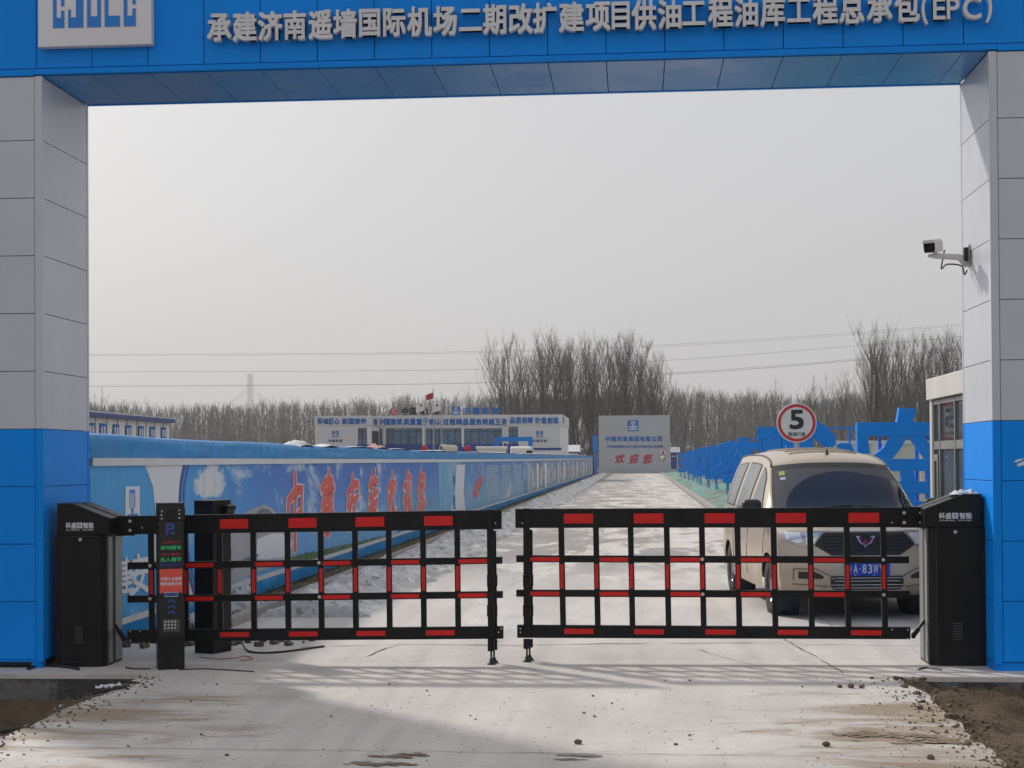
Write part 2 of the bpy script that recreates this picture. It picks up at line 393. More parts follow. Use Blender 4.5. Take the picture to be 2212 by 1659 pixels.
MT['van_glass'] = M('van_side_glass', (0.13, 0.135, 0.14), 0.16, 0, 0.25, 1.5, spec=0.6)

# ------------------------------------------------------------------ object helpers
ORG = {}
def root(name, label, cat, loc=(0, 0, 0), rz=0.0, group=None):
    o = bpy.data.objects.new(name, None)
    COL.objects.link(o)
    o.empty_display_size = 0.3
    o.location = loc; o.rotation_euler = (0, 0, rz)
    o['label'] = label; o['category'] = cat
    if group: o['group'] = group
    ORG[o] = Matrix.Translation(Vector(loc)) @ Matrix.Rotation(rz, 4, 'Z')
    return o
def tag(o, label, cat, group=None, kind=None):
    if label: o['label'] = label
    if cat: o['category'] = cat
    if group: o['group'] = group
    if kind: o['kind'] = kind
    return o
class MB:
    def __init__(s): s.v = []; s.f = []
    def poly(s, pts):
        n = len(s.v); s.v += [Vector(p) for p in pts]; s.f.append(tuple(range(n, n + len(pts)))); return s
    def box(s, c, d, rot=None):
        n = len(s.v); c = Vector(c)
        for sx, sy, sz in ((-1,-1,-1),(1,-1,-1),(1,1,-1),(-1,1,-1),(-1,-1,1),(1,-1,1),(1,1,1),(-1,1,1)):
            p = Vector((sx * d[0] / 2, sy * d[1] / 2, sz * d[2] / 2))
            if rot: p = rot @ p
            s.v.append(c + p)
        for f in ((0,3,2,1),(4,5,6,7),(0,1,5,4),(1,2,6,5),(2,3,7,6),(3,0,4,7)): s.f.append(tuple(n + k for k in f))
        return s
    def b2(s, x0, x1, y0, y1, z0, z1):
        return s.box(((x0+x1)/2, (y0+y1)/2, (z0+z1)/2), (abs(x1-x0), abs(y1-y0), abs(z1-z0)))
    def tube(s, pts, rad, n=8, cap=True):
        pts = [Vector(p) for p in pts]
        if not isinstance(rad, (list, tuple)): rad = [rad] * len(pts)
        base = len(s.v); a = None
        for k, p in enumerate(pts):
            d = (pts[min(k+1, len(pts)-1)] - pts[max(k-1, 0)]).normalized()
            if a is None:
                a = d.cross(Vector((0, 0, 1)) if abs(d.z) < 0.9 else Vector((1, 0, 0))).normalized()
            a = (a - d * a.dot(d)).normalized(); b = d.cross(a)
            for j in range(n):
                th = 2 * math.pi * j / n
                s.v.append(p + (a * math.cos(th) + b * math.sin(th)) * rad[k])
        for k in range(len(pts) - 1):
            for j in range(n):
                q = base + k * n
                s.f.append((q + j, q + (j+1) % n, q + n + (j+1) % n, q + n + j))
        if cap:
            s.f.append(tuple(base + j for j in reversed(range(n))))
            s.f.append(tuple(base + (len(pts)-1) * n + j for j in range(n)))
        return s
    def prism(s, pts, O, U, V, W, d):
        """2D outline pts in frame O,U,V pushed by d along W"""
        O, U, V, W = Vector(O), Vector(U), Vector(V), Vector(W); n = len(s.v); k = len(pts)
        a = [O + U * p[0] + V * p[1] for p in pts]
        s.v += a + [p + W * d for p in a]
        s.f.append(tuple(n + i for i in reversed(range(k)))); s.f.append(tuple(n + k + i for i in range(k)))
        for i in range(k): s.f.append((n + i, n + (i+1) % k, n + k + (i+1) % k, n + k + i))
        return s
    def grid(s, fn, nu, nv):
        n = len(s.v)
        for i in range(nu + 1):
            for j in range(nv + 1): s.v.append(Vector(fn(i / nu, j / nv)))
        for i in range(nu):
            for j in range(nv):
                q = n + i * (nv + 1) + j; s.f.append((q, q + nv + 1, q + nv + 2, q + 1))
        return s
    def lathe(s, prof, C, A, n=24):
        """profile (r, h) around axis A at C"""
        C, A = Vector(C), Vector(A).normalized()
        a = A.cross(Vector((0, 0, 1)) if abs(A.z) < 0.9 else Vector((1, 0, 0))).normalized(); b = A.cross(a); base = len(s.v)
        for r, h in prof:
            for j in range(n):
                th = 2 * math.pi * j / n; s.v.append(C + A * h + (a * math.cos(th) + b * math.sin(th)) * max(r, 1e-4))
        for k in range(len(prof) - 1):
            for j in range(n):
                q = base + k * n; s.f.append((q + j, q + (j+1) % n, q + n + (j+1) % n, q + n + j))
        return s
    def add(s, vs, fs):
        n = len(s.v); s.v += [Vector(v) for v in vs]; s.f += [tuple(n + k for k in f) for f in fs]; return s
    def build(s, name, mat, parent=None, local=False, smooth=False, bevel=0.0, sub=0, recalc=True):
        me = bpy.data.meshes.new(name)
        vs = s.v
        R = ORG.get(parent) if parent else None
        if R is not None and not local:
            Ri = R.inverted(); vs = [Ri @ v for v in vs]
        me.from_pydata([tuple(v) for v in vs], [], s.f)
        if recalc:
            bm = bmesh.new(); bm.from_mesh(me); bmesh.ops.recalc_face_normals(bm, faces=bm.faces); bm.to_mesh(me); bm.free()
        if smooth:
            for p in me.polygons: p.use_smooth = True
        me.materials.append(mat if not isinstance(mat, str) else MT[mat])
        o = bpy.data.objects.new(name, me)
        COL.objects.link(o)
        if parent:
            o.parent = parent
            if R is not None: ORG[o] = R
        if bevel:
            b = o.modifiers.new('bevel', 'BEVEL'); b.width = bevel; b.segments = 2; b.limit_method = 'ANGLE'
        if sub:
            m = o.modifiers.new('sub', 'SUBSURF'); m.levels = m.render_levels = sub
        return o
def copy_tree(o, parent=None):
    c = o.copy(); COL.objects.link(c); c.parent = parent
    for ch in list(o.children): copy_tree(ch, c)
    return c

GLY = {}
def glyph(body, off=0.0, ext=0.0):
    key = (body, off, ext)
    if key not in GLY:
        c = bpy.data.curves.new('lettering', 'FONT'); c.body = body; c.offset = off; c.extrude = ext; c.resolution_u = 3
        o = bpy.data.objects.new('lettering', c); COL.objects.link(o)
        dg = bpy.context.evaluated_depsgraph_get()
        me = bpy.data.meshes.new_from_object(o.evaluated_get(dg))
        vs = [v.co.copy() for v in me.vertices]; fs = [tuple(p.vertices) for p in me.polygons]
        bpy.data.objects.remove(o); bpy.data.curves.remove(c); bpy.data.meshes.remove(me)
        xs = [v.x for v in vs]; ys = [v.y for v in vs]
        GLY[key] = (vs, fs, min(xs), max(xs), min(ys), max(ys))
    return GLY[key]
def put_text(mb, body, C, U, V, W, h, w=None, off=0.0, depth=0.0, warp=None, bold=0.0, lift=0.0005):
    """lettering centred at C, height h (and width w) in the frame U right, V up, W towards the reader; bold thickens the strokes"""
    vs, fs, x0, x1, y0, y1 = glyph(body, off, 0.05 if depth else 0.0)
    C, U, V, W = Vector(C), Vector(U), Vector(V), Vector(W)
    h -= 2 * bold * h; 
    sy = h / (y1 - y0); sx = ((w - 2 * bold * w) / (x1 - x0)) if w else sy
    bw, bh = (bold * w if w else bold * h), bold * h
    for k, (da, db) in enumerate(((0, 0), (1, 1), (-1, 1), (1, -1), (-1, -1), (1, 0), (-1, 0), (0, 1), (0, -1)) if bold else ((0, 0),)):
        o = []
        for v in vs:
            a, b = (v.x - (x0 + x1) / 2) * sx + da * bw, (v.y - (y0 + y1) / 2) * sy + db * bh
            if warp: a, b = warp(a, b)
            o.append(C + U * a + V * b + W * (lift * k) + (W * ((v.z / 0.05) * depth / 2 + depth / 2) if depth else Vector()))
        mb.add(o, fs)
    return mb
EX, EY, EZ = Vector((1, 0, 0)), Vector((0, 1, 0)), Vector((0, 0, 1))
FR = Vector((0, -1, 0))        # towards the photographer

# small square company emblem: rectangles in a unit square (x0,y0,x1,y1)
EMB = [(.30,.56,.35,.86),(.30,.80,.70,.86),(.42,.56,.46,.80),(.54,.56,.58,.80),(.65,.56,.70,.80),(.42,.50,.58,.56),
       (.14,.14,.19,.46),(.14,.40,.32,.46),(.14,.14,.86,.20),(.27,.28,.32,.40),(.36,.20,.41,.46),(.44,.20,.48,.50),(.52,.20,.56,.50),(.59,.20,.64,.46),
       (.68,.28,.73,.40),(.68,.40,.86,.46),(.81,.14,.86,.46)]
def emblem(mb, C, U, V, W, s):
    C, U, V, W = Vector(C), Vector(U), Vector(V), Vector(W)
    for k, (a, b, c, d) in enumerate(EMB):
        O = C + W * (0.0003 * k)
        mb.poly([O + U * ((p - .5) * s) + V * ((q - .5) * s) for p, q in ((a, b), (c, b), (c, d), (a, d))])
    return mb
def rect(mb, C, U, V, w_, h_):
    C, U, V = Vector(C), Vector(U), Vector(V)
    return mb.poly([C + U * (a * w_ / 2) + V * (b * h_ / 2) for a, b in ((-1,-1),(1,-1),(1,1),(-1,1))])

# ------------------------------------------------------------------ ground, slabs, road
def sstep(a, b, x):
    t = max(0, min(1, (x - a) / (b - a))); return t * t * (3 - 2 * t)
def frange(a, b, s):
    n = int(round((b - a) / s)); return [a + (b - a) * k / n for k in range(n)]
def ground_h(x, y):
    if y > 11.36 or y < 3 or abs(x) > 9: return -0.09 if y < 400 else -0.09
    if x < -3.55:
        e = -3.7 - x
        d = -0.31 * sstep(-0.05, 0.6, e + 0.25 * nz(x, y, 0, 1.5)) - 0.012
        return d + 0.07 * fbm(x * 3, y * 3) * sstep(-0.1, 0.5, e) + 0.035 * nz(x, y, 4, 8)
    if x > 1.85:
        e = x - 1.95
        d = -0.14 * sstep(0.0, 1.0, e + 0.25 * nz(x, y, 3, 1.5)) - 0.010
        return d + 0.08 * fbm(x * 2.5, y * 3, 5) * sstep(-0.1, 0.4, e) + 0.04 * nz(x, y, 4, 8)
    return -0.09
xs = [-4000, -1000, -300, -100, -40, -15] + frange(-9, -3.5, 0.09) + [-3.4, -2, 0, 1.7] + frange(1.8, 7.5, 0.09) + [9, 15, 40, 100, 300, 1000, 4000]
ys = [-30, 0, 3.01] + frange(5, 11.38, 0.09) + [11.4, 13.4, 20, 50, 100, 200, 500, 1500, 5000]
mb = MB()
for x in xs:
    for y in ys: mb.v.append(Vector((x, y, ground_h(x, y))))
ny = len(ys)
for i in range(len(xs) - 1):
    for j in range(ny - 1):
        q = i * ny + j; mb.f.append((q, q + ny, q + ny + 1, q + 1))
tag(mb.build('ground', 'soil', smooth=True), 'bare brown soil around the concrete gateway', None, kind='structure')

def edge_line(x, y0, y1, amp, seed):
    return [(x + amp * fbm(seed, y * 1.3) + amp * 0.5 * nz(seed, y, 0, 5), y) for y in frange(y0, y1, 0.15)] + [(x, y1)]
rl = edge_line(-3.70, -6, 11.35, 0.05, 2.2); rr_ = edge_line(1.93, -6, 11.35, 0.06, 7.7)
tag(MB().prism(rl + rr_[::-1], (0, 0, -0.16), EX, EY, EZ, 0.16).build('ramp', 'concrete'), 'pale concrete ramp leading up to the gate', None, kind='structure')
sl_ = MB().b2(-9, 7.5, 11.35, 13.30, -0.035, 0.0).build('gate_slab', 'concrete')
tag(sl_, 'concrete slab that carries the gate pillars', None, kind='structure')
ORG[sl_] = Matrix()
MB().b2(-9, 7.5, 11.353, 13.2, -0.6, -0.036).build('slab_side', 'slab_side', sl_)
rd = MB()
rd.poly([(-3.95, 13.302, 0), (2.25, 13.302, 0), (5.5, 13.302, 0), (5.5, 19.8, 0), (2.2, 19.8, 0), (2.3, 50, 0.0), (3.05, 183, 0.0), (-3.6, 183, 0.0), (-3.95, 100, 0)])
road = rd.build('road', 'concrete')
tag(road, 'concrete site road running from the gate to the grey board', None, kind='structure')
ORG[road] = Matrix()
ORG_R = {}
def crack(name, pts, wd, parent, mat='crack', z=0.004):
    m = MB(); P = []
    for k in range(len(pts) - 1):
        a, b = Vector(pts[k]), Vector(pts[k + 1]); n = max(2, int((b - a).length / 0.06))
        P += [a.lerp(b, i / n) for i in range(n)]
    P.append(Vector(pts[-1]))
    Lq = []
    for k, p in enumerate(P):
        d = (P[min(k+1, len(P)-1)] - P[max(k-1, 0)]).normalized(); s = Vector((-d.y, d.x))
        jit = 0.022 * nz(p.x, p.y, 1, 6) + 0.008 * nz(p.x, p.y, 2, 25)
        hw = wd * max(0.12, 0.55 + 0.9 * nz(p.x, p.y, 3, 4))
        Lq.append((p + s * (jit + hw), p + s * (jit - hw)))
    for (a, b), (c, d) in zip(Lq, Lq[1:]):
        m.poly([(a.x, a.y, z), (b.x, b.y, z), (d.x, d.y, z), (c.x, c.y, z)])
    return m.build(name, mat, parent)
rampo = bpy.data.objects['ramp']; ORG[rampo] = Matrix()
def g2(x, y): p = gr(x, y); return (p.x, p.y)
crack('joint', [(-3.6, 8.42), (1.7, 8.30)], 0.004, rampo)
crack('joint', [g2(650, 1398), g2(900, 1392), g2(1106, 1395), g2(1300, 1391), g2(1500, 1390), g2(1690, 1389)], 0.014, sl_)
crack('joint', [g2(1700, 1392), g2(1990, 1396)], 0.008, sl_)
crack('crack', [g2(1690, 1378), g2(1712, 1392), g2(1780, 1430), g2(1825, 1455)], 0.008, sl_)
crack('crack', [g2(1512, 1404), g2(1560, 1420), g2(1640, 1440)], 0.007, sl_)
crack('crack', [g2(790, 1420), g2(830, 1402), g2(860, 1395)], 0.010, sl_)
crack('joint', [(-3.9, 17.9), (2.2, 17.8)], 0.005, road)
crack('joint', [(-3.9, 22.4), (2.2, 22.3)], 0.006, road)
crack('crack', [g2(1745, 1318), g2(1790, 1345), g2(1815, 1372)], 0.008, road)

# mud patches and clods lying on the concrete
def blob(name, x, y, rx, ry, parent, mat='stain', z=0.005, seed=0):
    m = MB(); pts = []
    for k in range(60):
        th = 2 * math.pi * k / 60
        r = 1 + 0.45 * nz(math.cos(th) * 1.6 + seed, math.sin(th) * 1.6, seed) + 0.25 * nz(math.cos(th) * 5 + seed, math.sin(th) * 5, seed) + 0.18 * nz(math.cos(th) * 14, math.sin(th) * 14 + seed, seed)
        pts.append((x + rx * r * math.cos(th), y + ry * r * math.sin(th), z))
    m.poly(pts); return m.build(name, mat, parent)
def flecks(name, x, y, rx, ry, n, parent, mat, seed):
    m = MB(); q = random.Random(seed)
    for k in range(n):
        cx, cy = x + q.gauss(0, rx * .5), y + q.gauss(0, ry * .5); r = q.uniform(.006, .03) * (1.4 if k < n // 5 else .6); pts = []
        for j in range(14):
            th = 2 * math.pi * j / 14; rr = r * (1 + .5 * nz(math.cos(th) * 2 + k, math.sin(th) * 2, seed)); pts.append((cx + 1.7 * rr * math.cos(th), cy + .8 * rr * math.sin(th), .0042 + .00006 * k))
        m.poly(pts)
    return m.build(name, mat, parent)
for k, (px, py, rx, ry, n) in enumerate([(868, 1634, .12, .06, 50), (815, 1652, .14, .05, 50), (1868, 1588, .16, .07, 70), (1960, 1590, .16, .07, 70), (1990, 1604, .20, .06, 60), (2040, 1598, .12, .07, 40)]):
    p = gr(px, py); flecks('mud_stain', p.x, p.y, rx, ry, n, rampo, 'stain', k + 1)
for k, (px, py, rx, ry, n) in enumerate([(1265, 1633, .06, .035, 40), (1230, 1641, .05, .02, 24)]):
    p = gr(px, py); flecks('damp_stain', p.x, p.y, rx, ry, n, rampo, 'damp', k + 30)
def clod(x, y, r, label, z=0.0):
    m = MB(); n = len(m.v)
    def f(u, v):
        th, ph = u * 2 * math.pi, -1.2 + v * 2.77
        q = 1 + 0.35 * nz(math.cos(th) * math.cos(ph) * 2 + x * 7, math.sin(th) * math.cos(ph) * 2, math.sin(ph) * 2 + y)
        return (x + r * q * math.cos(th) * math.cos(ph), y + r * q * math.sin(th) * math.cos(ph), z + r * 0.7 * (q * math.sin(ph) + 0.8))
    m.grid(f, 12, 7)
    o = m.build('soil_clod', 'clod'); tag(o, label, 'clod'); return o
p = gr(1785, 1612); clod(p.x, p.y, 0.022, 'round brown clod lying on the joint near the right edge of the ramp')
p = gr(1248, 1607); clod(p.x, p.y, 0.022, 'dark clod lying below the shadow edge in the middle of the ramp')
for dx, dy, r, l in ((0, 0, .026, 'largest'), (-.075, .01, .018, 'left'), (.07, -.01, .017, 'right')):
    p = gr(1838, 1486); clod(p.x + dx, p.y + dy, r, l + ' clod of the small dark heap left of the slab corner')
p = gr(2010, 1640)
clod(p.x, p.y, 0.02, 'small clod close to the lower right corner of the ramp')
# scattered grit: nobody could count it
m = MB(); rnd = random.Random(5)
for k in range(700):
    if k < 420: x, y = rnd.uniform(-3.3, 1.8), rnd.uniform(7.4, 11.2)
    elif k < 700: x, y = 1.9 - abs(rnd.gauss(0, .45)), rnd.uniform(7.4, 11.3)
    else: x, y = -3.65 + abs(rnd.gauss(0, .5)), rnd.uniform(7.8, 13)
    r = rnd.uniform(.0012, .004) if rnd.random() < .95 else rnd.uniform(.005, .009); a = rnd.uniform(0, 3)
    m.box((x, y, r * .5 + .001), (r * rnd.uniform(1, 2.4), r * rnd.uniform(1, 1.8), r), Matrix.Rotation(a, 3, 'Z') @ Matrix.Rotation(a * .2, 3, 'X'))
for k in range(1500):
    sd_ = rnd.random() < .55; y = rnd.uniform(7.2, 11.34); e = rnd.gauss(.06, .16)
    x = (1.93 + e) if sd_ else (-3.70 - e); r = rnd.uniform(.002, .008) if rnd.random() < .94 else rnd.uniform(.008, .019)
    z = max(ground_h(x, y), 0.0 if -3.72 < x < 1.95 else -9); a = rnd.uniform(0, 3)
    m.box((x, y, z + r * .3), (r * 2 * rnd.uniform(.7, 1.3), r * 2 * rnd.uniform(.7, 1.3), r * 1.3), Matrix.Rotation(a, 3, 'Z') @ Matrix.Rotation(a * 1.3, 3, 'X'))
tag(m.build('grit', 'clod'), 'dark grit and crumbs scattered over the concrete', None, kind='stuff')

# ------------------------------------------------------------------ the gateway
YF, YB = 11.68, 12.70
XL, XR = -4.63, 2.68
ZB = 4.655
gate = root('site_gateway', 'large blue and white portal gateway with company lettering on its beam', 'gateway', (-1, 12.2, 0))
ZJ = [0.06, 0.07] ; zc = 1.875
lower = [0.065] + [zc - 0.452 * k for k in (3, 2, 1, 0)]
upper = [zc + 0.4545 * k for k in range(7)]; upper[-1] = ZB - 0.004
def pillar(side):
    s = -1 if side == 'L' else 1
    xi = XL if side == 'L' else XR           # inner corner
    xo = -6.4 if side == 'L' else 4.5
    core = MB().b2(min(xi - s * -0.03, xo), max(xi - s * -0.03, xo), YF + .03, YB - .03, 0.02, ZB)
    pil = core.build('pillar', 'core', gate)
    G = 0.0023
    for nm, zs, mt in (('blue_cladding', lower, 'gate_blue'), ('white_cladding', upper, 'gate_white')):
        m = MB()
        for a, b in zip(zs, zs[1:]):
            m.b2(xi + s * .062, xo, YF, YF + .028, a + G, b - G)
            m.b2(xi, xi + s * .028, YF + .012 + .03, YB - .04, a + G, b - G)
            m.b2(xi + s * .03, xo, YB - .028, YB, a + G, b - G)
        m.build(nm, mt, pil, bevel=0.003)
    for nm, z0, z1, mt in (('corner_trim', .05, zc - .002, 'trim_blue'), ('corner_trim', zc + .002, ZB - .002, 'gate_white')):
        MB().b2(xi - s * .003, xi + s * .058, YF - .006, YF + .04, z0, z1).build(nm, mt, pil, bevel=0.004)
        MB().b2(xi - s * .003, xi + s * .03, YB - .037, YB + .004, z0, z1).build(nm, mt, pil, bevel=0.004)
    if side == 'L':
        MB().b2(xi + s * .10, xi + s * .02, YF + .01, YF + .09, 0.0, .07).build('foot', 'trim_blue', pil)
        MB().b2(xo, xi + s * .02, YF - .004, YF + .03, .05, .064).build('base_rail', 'trim_blue', pil)
    else:
        MB().b2(xi, xo, YF + .01, YB - .02, .0, .06).build('foot', 'trim_blue', pil)
pillar('L'); pillar('R')
beam = MB().b2(-6.4, 4.5, YF + .03, YB - .03, ZB + .03, 6.6).build('beam', 'core', gate)
m = MB(); jx = [-6.4, -5.565, -5.118] + [XL - .04 + .4478 * k for k in range(21)]
jx = [x for x in jx if x < 4.4] + [4.5]
for a, b in zip(jx, jx[1:]):
    m.b2(a + .003, b - .003, YF - .008, YF + .022, ZB + .058, 6.6)
m.build('front_cladding', 'gate_blue', beam, bevel=0.002)
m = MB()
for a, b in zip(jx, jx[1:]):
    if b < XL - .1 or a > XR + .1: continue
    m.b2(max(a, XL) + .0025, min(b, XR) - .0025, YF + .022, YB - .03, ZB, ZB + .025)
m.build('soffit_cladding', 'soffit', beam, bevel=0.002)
m = MB().b2(XL - .06, XR + .06, YF - .014, YF + .018, ZB + .008, ZB + .052).b2(XL, XR, YB - .028, YB + .003, ZB - .006, ZB + .04)
m.b2(-6.4, XL - .062, YF - .012, YF + .018, ZB + .0, ZB + .052).b2(XR + .062, 4.5, YF - .012, YF + .018, ZB + .0, ZB + .052)
m.build('bottom_trim', 'trim_blue', beam, bevel=0.003)
MB().b2(-6.4, 4.5, YB - .028, YB, ZB + .045, 6.6).build('back_cladding', 'gate_blue', beam)
# logo board
YLB = YF - .085
x0, z0 = XZ(82, 102, YLB); x1, _ = XZ(327, 97, YLB)
lb = MB().b2(x0, x1, YLB, YF - .012, z0, z0 + (x1 - x0) * 1.0).build('logo_board', 'board_white', gate, bevel=0.006)
lm = MB(); U_ = (x1 - x0) / 245.0
def LR(a, b, c, d):            # rectangles of the emblem in photo pixels, y downwards from the frame's top
    k = len(lm.f)
    rect(lm, Vector(((x0 + ((a + c) / 2 - 82) * U_), YLB - .003 - .0002 * k, z0 + (102 - (b + d) / 2) * U_)), EX, EZ, (c - a) * U_, (d - b) * U_)
for q in [(115,-60,123,41),(115,41,140,63),(132.5,26,140,41),(132.5,-14,140,17),
          (148,24,154,41),(148,41,181,63),(165,-60,181,41),
          (189,-60,197,40),(189,40,219,63),(211,-60,219,40),
          (227,-60,235,40),(227,40,260,63),(235,-60,260,-20),
          (268,-60,276,41),(268,41,294,63),(287,26,294,41),(287,-14,294,17)]: LR(*q)
lm.build('logo', 'logo_blue', lb)
# raised characters
CH = [('承',477),('建',532),('济',587),('南',640),('遥',695),('墙',748),('国',801),('际',854),('机',908),('场',963),('二',1018),('期',1070),
      ('改',1126),('扩',1178),('建',1235),('项',1292),('目',1341),('供',1391),('油',1446),('工',1498),('程',1556),('油',1611),('库',1668),('工',1724),('程',1781),('总',1838),('承',1898),('包',1957)]
YC = YF - .035
for c, px in CH:
    yc = 63 + (px - 477) * (19.0 - 63) / (1957 - 477)
    p = at(px, yc, YC)
    m = MB()
    g_ = glyph(c, 0.028, 0.05); hh = (g_[5] - g_[4]) * .222; ww = (g_[3] - g_[2]) * .178
    put_text(m, c, (p.x, YC, p.z), EX, EZ, FR, hh * 1.05, ww * 1.05, 0.0, 0.05, bold=0.032)
    o = m.build('sign_character', 'letter', gate); 
for c, px, wpx, hpx in (('(',1995,13,66),('E',2026,26,46),('P',2056,27,46),('C',2097,38,48),(')',2133,13,66)):
    yc = 24 + (px - 1995) * (-3.5) / 130
    p = at(px, yc, YC); m = MB()
    put_text(m, c, (p.x, YC, p.z), EX, EZ, FR, hpx / 282, wpx / 282, 0.0, 0.05, bold=0.025)
    m.build('sign_character', 'letter', gate)
# white brush mark on the right pillar
m = MB()
for pts in ([(2196,1003),(2212,996),(2240,985),(2245,992),(2216,1003),(2200,1008)], [(2190,998),(2198,992),(2212,990),(2208,994),(2195,999)]):
    m.poly([at(x, y, YF - .003) for x, y in pts])
m.build('painted_mark', 'print_white', gate)

# ------------------------------------------------------------------ boom cabinets
def bolt_on(m, p, r, W=FR, h=.012):
    m.lathe([(0, h), (r * .55, h), (r * .6, h * .55), (r, h * .5), (r, 0), (0, 0)], p, W, 12)
def cabinet(side):
    left = side == 'L'
    Yc, dep = (11.76, 0.42) if left else (11.96, 0.42)
    P_ = lambda x, y: XZ(x, y, Yc)
    if left:
        t = root('barrier_cabinet', 'black barrier cabinet at the foot of the left pillar beside the kiosk', 'barrier cabinet', (-4.35, 11.95, 0), group='boom barrier cabinets')
        xo, xf, xc = P_(119, 1430)[0], P_(212, 1430)[0], P_(226, 1430)[0]; inn = 1
        head = [P_(124, 1087), P_(158, 1088), P_(236, 1119), P_(236, 1156), P_(122, 1157)]
        dx0, dx1, dy0, dy1 = 137, 213, 1159, 1428
        lock = (174, 1166); vx0, vx1, vy0, vy1 = 162, 179.5, 1355, 1387; tx0, tx1, ty = 140, 204, 1135; ph = 'cabinet'
    else:
        t = root('barrier_cabinet', 'black barrier cabinet at the foot of the right pillar under a white glove', 'barrier cabinet', (2.44, 12.15, 0), group='boom barrier cabinets')
        xo, xf, xc = P_(2131, 1430)[0], P_(2029, 1430)[0], P_(2010, 1430)[0]; inn = -1
        head = [P_(2121, 1067), P_(2082, 1067), P_(1997, 1099), P_(1997, 1139), P_(2122, 1139)]
        dx0, dx1, dy0, dy1 = 2023, 2112, 1139.5, 1422
        lock = (2063.5, 1149.5); vx0, vx1, vy0, vy1 = 2058, 2079, 1346, 1380; tx0, tx1, ty = 2028, 2099, 1114
    zh = head[3][1]
    plan = [(xo, Yc), (xf, Yc), (xc, Yc + .05), (xc, Yc + dep), (xo, Yc + dep)]
    MB().prism(plan, (0, 0, 0), EX, EY, EZ, zh - .002).build('body', 'black_gloss', t, bevel=.004)
    hd = MB().prism(head, (0, Yc - .002, 0), EX, EZ, EY, dep + .004).build('head', 'black_gloss', t, bevel=.004)
    # slot for the arm: on the inner side and over the sloping lid
    ys = Yc + .19
    MB().b2(xc + inn * .003, xc - inn * .02, ys, ys + .055, .02, zh - .01).build('arm_slot', 'core', t)
    a, b = Vector((head[1][0], 0, head[1][1])), Vector((head[2][0], 0, head[2][1])); d_ = (b - a)
    n_ = Vector((-d_.z, 0, d_.x)).normalized(); n_ = n_ if n_.z > 0 else -n_
    q = MB()
    for (u0, u1) in ((0.0, 0.99),):
        A, B = a + d_ * u0 + n_ * .003, a + d_ * u1 + n_ * .003
        q.poly([(A.x, ys, A.z), (B.x, ys, B.z), (B.x, ys + .055, B.z), (A.x, ys + .055, A.z)])
    q.build('lid_slot', 'core', t)
    MB().b2(xc + inn * .004, xc + inn * .001, ys - .10, ys - .008, .02, zh - .02).b2(xc + inn * .004, xc + inn * .001, ys + .062, Yc + dep - .02, .02, zh - .02).build('side_glare', 'alu', t)  # pale strips stand in for sky glare on the dusty black side
    A = P_(dx0, dy0); B = P_(dx1, dy1)
    MB().b2(A[0] - .005, B[0] + .005, Yc - .0015, Yc + .01, B[1] - .005, min(A[1] + .005, zh - .004)).build('door_gap', 'core', t)
    dr = MB().b2(A[0], B[0], Yc - .006, Yc + .012, B[1], A[1]).build('door', 'black_gloss', t, bevel=.003)
    c = at(*lock, Yc - .006); mm = MB(); bolt_on(mm, c, .014, FR, .014); mm.build('lock', 'steel', dr, smooth=False)
    mm = MB()
    for k in range(7):
        y = vy0 + (vy1 - vy0) * k / 6; p0 = P_(vx0, y); p1 = P_(vx1, y)
        mm.b2(p0[0], p1[0], Yc - .0095, Yc - .006, p0[1] - .004, p0[1] + .004)
    mm.build('vent', 'grey_vent', dr)
    mm = MB(); c0 = at((tx0 + tx1) / 2, ty, Yc - .005); sw = (tx1 - tx0) / 282.0
    for s_, dx_, w_ in (('科', -.40, .18), ('盛', -.205, .18), ('智', .215, .18), ('能', .41, .18)):
        put_text(mm, s_, c0 + EX * (dx_ * sw), EX, EZ, FR, .047, w_ * sw, bold=.025, lift=.0002)
    put_text(mm, '0531-88278533   13573179888', c0 - EZ * .036, EX, EZ, FR, .010, sw * .96, .01)
    mm.build('lettering', 'white_print', hd)
    mm = MB(); r_ = .022
    rect(mm, c0, EX, EZ, 2 * r_, 2 * r_); mm.build('emblem', 'print_white', hd)
    mm = MB(); cc = c0 + FR * .001
    for (a_, b_, w_, h_) in ((.1, .50, .9, .22), (-.40, .28, .24, .6), (0, 0, .9, .24), (.40, -.28, .24, .6), (-.1, -.50, .9, .22)):
        cc = cc + FR * .0003; rect(mm, cc + EX * a_ * r_ + EZ * b_ * r_, EX, EZ, w_ * r_, h_ * r_)
    mm.build('emblem_mark', 'badge_red', hd)
    return t
cabinet('L'); cabinet('R')

